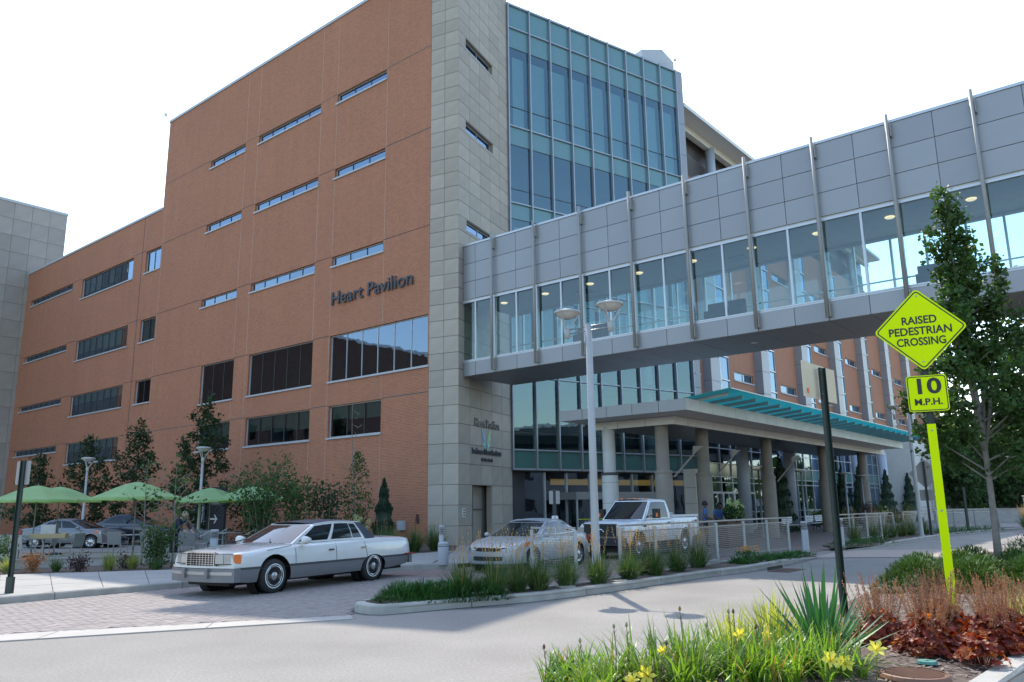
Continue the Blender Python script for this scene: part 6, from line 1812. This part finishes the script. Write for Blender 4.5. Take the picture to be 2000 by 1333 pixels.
JP = [(6.5, 13.4), (7.1, 13.0), (7.7, 13.6), (8.3, 13.3), (8.9, 14.1), (7.2, 14.6), (8.2, 15.2), (9.3, 15.3), (10.2, 15.6), (9.2, 16.6)]
for i, (x, y) in enumerate(JP):
    juniper('juniper', f'sunlit green juniper, {ORD[i]} from the left in the bed by the maple', [(x, y, .22)], .55, .72, 2300, 'juniper_sun', .075).__setitem__('group', 'junipers around the maple')
juniper('juniper', 'dark green juniper bank behind the maple trunk', [(11.4, 18.2, .22), (12.4, 19.2, .22), (13.4, 20.2, .22), (12.6, 18.4, .22)], .7, .9, 4000, 'juniper_sun', .09)
t = thing('coneflower', 'clump of orange-yellow coneflowers by the mesh fence', 'flowers', (6.35, 22.45, .1)); cm, fm = MB(), MB()
for _ in range(260): leaf(cm, Vector((random.gauss(0, .14), random.gauss(0, .14), random.uniform(.02, .28))), .09, .5)
cm.build('foliage', M['juniper'], t)
for _ in range(42):
    c = Vector((random.gauss(0, .14), random.gauss(0, .14), random.uniform(.27, .42))); fm = MB()
    for k in range(8):
        a = 6.283 * k / 8; d = Vector((math.cos(a), math.sin(a), .15)); leaf(fm, c + d * .025, .04, .5, d)
    fm.lathe([(0, .014), (.01, .006), (.012, 0)], 6, c, mi=1); fm.build('flower', [M['petal_orange'], M['stalk']], t)
# roadside bed on the left
for i, (lab, x, y, m, h, n) in enumerate((('pale yellow ornamental grass tuft nearest the left signpost', -13.2, 21.4, 'grass_pale', .5, 190), ('green ornamental grass tuft between orange and purple shrubs', -12.2, 21.9, 'reed', .42, 170),
        ('wide pale ornamental grass tuft right of the purple shrub', -10.9, 22.1, 'grass_pale', .52, 260), ('pale ornamental grass tuft left of the bright bush', -10.45, 22.5, 'grass_pale', .48, 220), ('small grass tuft touching the bright bush', -9.6, 22.0, 'reed', .35, 120), ('low green plant in front of the white sedan grille', -8.7, 22.7, 'juniper', .4, 200))):
    t = thing('ornamental_grass', lab, 'grass', (x, y, .11)); g_ = MB(); clump_blades(g_, (0, 0, 0), n, h, .9, .014, 1.1, .08); g_.build('foliage', M[m], t)
shrub('orange-leaved shrub in the roadside bed', (-12.75, 21.75, .1), .5, .32, 700, 'shrub_orange', .06, 8, .1, .1, seed=71)
shrub('dark purple shrub in the roadside bed', (-11.6, 21.9, .1), .45, .3, 600, 'shrub_purple', .07, 8, .1, .1, seed=72)
shrub('small dark purple shrub beside the pale grass tuft', (-10.9, 22.9, .1), .4, .25, 380, 'shrub_purple', .07, 7, .1, .09, seed=73)

# ---- foreground bed
random.seed(21)
BZ = .25
dl = thing('daylily_patch', 'sunlit patch of daylilies with yellow flowers along the bottom edge', 'flowers', (1.5, 6.7, BZ))
fol, old = MB(), MB()
for _ in range(150):
    k = random.random(); x = lerp(-1.2, 1.35, k) + random.uniform(-.1, .1); y = random.uniform(-.35, .5) + .25 * k * k
    n = random.randint(9, 15); sc_ = (.62 if k < .18 else 1.0)
    for _j in range(n):
        a = random.uniform(0, 6.28); q = random.uniform(.15, .75)
        b = (x + random.uniform(-.03, .03), y + random.uniform(-.03, .03), -.02)
        tgt = old if random.random() < .06 else fol
        blade(tgt, b, (math.cos(a) * q, math.sin(a) * q, 1), random.uniform(.32, .56) * sc_, random.uniform(.012, .022), random.uniform(.5, 2.3), 6)
stuff(fol.build('foliage', M['daylily'], dl)); stuff(old.build('dry_foliage', M['daylily_old'], dl))
def petal_flower(c, s_, d, parent, mat='petal', name='flower'):
    d = Vector(d).normalized(); x = d.cross(Vector((0, 0, 1))).normalized(); y = x.cross(d); mb = MB()
    for k in range(6):
        a = 6.283 * k / 6; o_ = x * math.cos(a) + y * math.sin(a); tn = d.cross(o_)
        w_ = (.42 if k % 2 else .55) * s_
        p = [c, c + d * s_ * .35 + o_ * s_ * .22, c + d * s_ * .62 + o_ * s_ * .62, c + d * s_ * .55 + o_ * s_ * .98]
        mb.add([p[0], p[1] - tn * w_ * .3, p[2] - tn * w_ * .5, p[3], p[2] + tn * w_ * .5 - d * .01, p[1] + tn * w_ * .3], [(0, 1, 5), (1, 2, 4, 5), (2, 3, 4)])
    for k in range(5):
        a = 6.283 * k / 5; o_ = x * math.cos(a) + y * math.sin(a); mb.tube([c, c + d * s_ * .7 + o_ * s_ * .1], .0016, 4)
    return mb.build(name, M[mat], parent, True)
for x, y, z, s_ in ((-.5, -.22, .10, .085), (-.62, -.28, .07, .07), (-.86, -.35, .03, .08), (-.33, .0, .24, .05), (.32, .1, .34, .06), (.95, -.1, .16, .085), (1.08, -.06, .13, .075), (1.33, -.08, .23, .08), (-.05, -.4, .02, .075), (.55, .15, .33, .045)):
    c = Vector((x, y, z)); petal_flower(c, s_, (random.uniform(-.5, .3), -1, random.uniform(.2, .9)), dl)
    mb = MB(); mb.tube([(x, y + .05, 0), (x + .01, y + .03, z * .6), c], .0035, 5); mb.build('flower_stalk', M['daylily'], dl)
for x, y, h, m in ((-1.28, -.1, .28, 'pod_brown'), (-1.0, -.15, .33, 'pod'), (-.72, -.05, .42, 'pod'), (-.62, -.05, .43, 'pod'), (-.18, .0, .54, 'daylily_old'), (.24, .12, .50, 'pod'), (.28, .12, .50, 'pod_brown'), (.05, .1, .40, 'pod'), (-.3, .0, .28, 'pod_brown'), (.7, .1, .47, 'pod'), (-.45, -.1, .36, 'pod'), (.45, .1, .38, 'pod_brown')):
    mb = MB(); mb.tube([(x, y + .04, 0), (x + .015, y + .02, h * .6), (x, y, h)], [.004, .0035, .0025], 5)
    for k in range(3):
        a = random.uniform(0, 6.28); f = random.uniform(.72, .92); mb.tube([(x, y, h * f), (x + .03 * math.cos(a), y + .03 * math.sin(a), h * f + .035)], .002, 4)
    stl = mb.build('seed_stalk', M['stalk'], dl)
    mb = MB(); mb.lathe([(0, -.018), (.010, -.008), (.012, .006), (.006, .02), (0, .026)], 8, (x, y, h + .015)); mb.build('seed_pod', M[m], stl, True)
def rosette(name, label, loc, n, L, w_, mat, mat2=None, tilt=1.1, seed=0):
    rs = random.getstate(); random.seed(seed)
    t = thing(name, label, 'plant', loc); var = []
    for k in range(4):
        mb = MB()
        vs = []; seg = 5; Lk = 1.0
        for i in range(seg + 1):
            f = i / seg; ww = (.5 + .9 * f if f < .4 else .86) * (1 - max(0, (f - .4) / .6) ** 1.6) + .01
            zc = f * Lk; bend_ = -.10 * k / 3 * f * f
            vs.append([(-ww / 2, bend_ - abs(ww) * .012, zc), (0, bend_, zc), (ww / 2, bend_ - abs(ww) * .012, zc)])
        mb.grid(vs); me = mb.mesh('leaf', [M[mat]] if not mat2 else [M[mat], M[mat2]])
        if mat2: me.polygons.foreach_set('material_index', [0] * len(me.polygons))
        var.append(me)
    for k in range(n):
        f = (k + .5) / n; th = R(6) + tilt * (f ** .85); a = k * 2.399 + random.uniform(-.2, .2)
        l_ = L * random.uniform(.8, 1.08) * (1 - .12 * f)
        o = inst('leaf', random.choice(var), t, (math.cos(a) * .02, math.sin(a) * .02, 0), (0, 0, 0), (w_, l_, l_))
        o.rotation_mode = 'ZYX'
        o.rotation_euler = (-th * 1.0, 0, 0)
        o.matrix_local = Matrix.Translation((math.cos(a) * .02, math.sin(a) * .02, 0)) @ Matrix.Rotation(a + math.pi / 2 + math.pi, 4, 'Z') @ Matrix.Rotation(-th, 4, 'X') @ Matrix.Diagonal((w_, l_, l_, 1))
    random.setstate(rs); return t
rosette('yucca', 'spiky blue-green yucca in front of the dark green post', (2.72, 7.45, BZ), 64, .86, .050, 'yucca', seed=4, tilt=1.1)
rosette('variegated_yucca', 'yellow-striped variegated yucca left of the green yucca', (2.42, 7.9, BZ), 110, .60, .024, 'yucca_yellow', seed=5, tilt=1.0)
rosette('variegated_yucca', 'smaller yellow-striped yucca behind the daylilies', (1.95, 7.6, BZ), 80, .52, .022, 'yucca_yellow', seed=6, tilt=1.05)
def heuchera(label, loc, r, n, nsp, seed, h=.30):
    rs = random.getstate(); random.seed(seed)
    t = thing('heuchera', label, 'plant', loc, 0, 'red heuchera clumps'); cm, sp_, fl = MB(), MB(), MB()
    for _ in range(n):
        a = random.uniform(0, 6.28); q = r * random.random() ** .6; z = h * (1 - (q / r) ** 2) * random.uniform(.45, 1.0) + .04
        c = Vector((math.cos(a) * q, math.sin(a) * q, z)); nrm = (Vector((math.cos(a) * .7, math.sin(a) * .7, 1)) + rv(.7)).normalized()
        x = nrm.cross(rv()).normalized(); y = nrm.cross(x); s_ = random.uniform(.032, .058); pts = []
        for k in range(10):
            aa = 6.283 * k / 10; rr = s_ * (1.0 if k % 2 else .74); pts.append(c + x * math.cos(aa) * rr + y * math.sin(aa) * rr + nrm * (s_ * .16 * math.sin(aa * 3)))
        cm.add([c] + pts, [(0, 1 + k, 1 + (k + 1) % 10) for k in range(10)], 1 if random.random() < .18 else 0)
        if random.random() < .5: cm.tube([(c.x * .4, c.y * .4, 0), c], .003, 4, caps=False)
    for _ in range(nsp):
        a = random.uniform(0, 6.28); k = random.random() * .45; d = Vector((math.cos(a) * k, math.sin(a) * k, 1)).normalized(); b = Vector((math.cos(a) * r * .5 * random.random(), math.sin(a) * r * .5 * random.random(), .1))
        L = random.uniform(.38, .62); sp_.tube([b, b + d * L], [.003, .0015], 4, caps=False)
        for f in frange(.35, 1, .025):
            for _k in range(3): leaf(fl, b + d * L * f + rv(.030 * (1.25 - f)), .014, .8)
    cm.build('foliage', [M['heuchera'], M['heuchera_orange']], t); sp_.build('stems', M['heuchera_spike'], t); fl.build('flower_spikes', M['heuchera_spike'], t)
    random.setstate(rs)
for i, (x, y, r, lab) in enumerate(((3.62, 8.35, .36, 'red heuchera clump at the left, closest to the yucca'), (3.85, 7.85, .34, 'red heuchera clump behind the small front one'), (4.25, 8.5, .40, 'red heuchera clump left of the yellow post foot'),
        (4.55, 8.0, .36, 'red heuchera clump in the middle of the group'), (4.95, 8.55, .40, 'red heuchera clump right of the yellow post foot'), (5.05, 8.05, .32, 'red heuchera clump nearest the concrete kerb'), (4.6, 9.0, .4, 'red heuchera clump at the back behind the yellow post'))):
    heuchera(lab, (x, y, BZ - .01), r, 300, 34, 200 + i)
heuchera('small dark red heuchera alone in the front mulch', (4.02, 7.3, BZ), .2, 90, 0, 220, .22)
for i, (x, y) in enumerate(((5.75, 9.5), (6.15, 9.9), (6.5, 9.6), (6.7, 10.3))):
    t = thing('liriope', f'white-striped grass tuft, {ORD[i]} from the left by the right kerb', 'grass', (x, y, BZ - .01), 0, 'white striped grass tufts'); g_ = MB(); clump_blades(g_, (0, 0, 0), 240, .42, 1.0, .014, 1.5, .12); g_.build('foliage', M['liriope'], t)

# ---- far background on the right
random.seed(77)
FT = [(42.5, 78, 8), (46, 82, 9.5), (49.5, 80, 8.5), (47, 90, 11), (52, 86, 10), (56, 92, 11), (53, 98, 12.5), (60, 96, 12), (58, 104, 13), (64, 100, 12), (68, 96, 11)]
for i, (x, y, h) in enumerate(FT):
    tree('woodland_tree', f'far woodland tree, {ORD[i]} in the belt at the right horizon', (x, y, -.05), h, 1.2, [(.8, h * .26), (h * .4, h * .36), (h * .75, h * .26), (h, .4)], 2200, .5, 'leaf_far', .22, 'bark', 'far woodland belt', nbr=26, sig=1.0, seed=300 + i)
wm = MB()
for _ in range(9000):
    a = random.uniform(R(-170), R(200)); rr = random.uniform(130, 190); k = math.sin(a * 9) * 2 + math.sin(a * 23) * 1.5
    leaf(wm, Vector((math.cos(a) * rr, math.sin(a) * rr, random.uniform(0, 9 + k))), 3.2, .8)
o = stuff(wm.build('distant_woods', M['leaf_far'])); tag(o, 'distant wooded horizon closing the view behind everything', 'woods')
t = thing('retaining_wall', 'low pale concrete wall far right beneath the woodland trees', 'wall', (42, 62, 0), R(-20))
mb = MB(); mb.box(-9, 12, 0, .4, 0, 1.0); mb.build('wall', M['concrete'], t); mb = MB(); mb.box(-9.1, 12.1, -.05, .45, 1.0, 1.1); mb.build('cap', M['kerb'], t)
t = thing('utility_cabinet', 'pale square utility cabinet far right near the low wall', 'cabinet', (43.0, 66, 0), R(-20)); mb = MB(); mb.box(-1.2, 1.2, 0, 1, 0, 2.0); mb.build('cabinet', M['canopy_panel'], t); mb = MB(); mb.box(-1.25, 1.25, -.05, 1.05, 2.0, 2.08); mb.build('lid', M['canopy_panel'], t)
for i, (x, y) in enumerate(((47.5, 70), (51.0, 71.5))): sedan('parked_car', f'tiny far parked car at the right edge, {ORD[i]} from the left', (x, y, -.02), 200, (1, 1, 1), ['paint_silver', 'paint_white'][i], True, 'far parked cars')
reed('dense tan grass bank by the far road bend', (27.5, 43.8, .1), h=1.0, hp=1.3, n=600, npl=120, seed=170)
for i, (x, y) in enumerate(((28.6, 44.6), (29.8, 45.4), (31, 46.2), (32.2, 47))): reed(f'tan grass tuft, {ORD[i]} beyond the dense bank at the far bend', (x, y, .1), h=1.0, hp=1.3, n=300, npl=50, seed=171 + i, group='tan grass at the far bend')
SC.cycles.max_bounces = 6
SC.cycles.transparent_max_bounces = 8
SC.cycles.caustics_reflective = False
SC.cycles.caustics_refractive = False
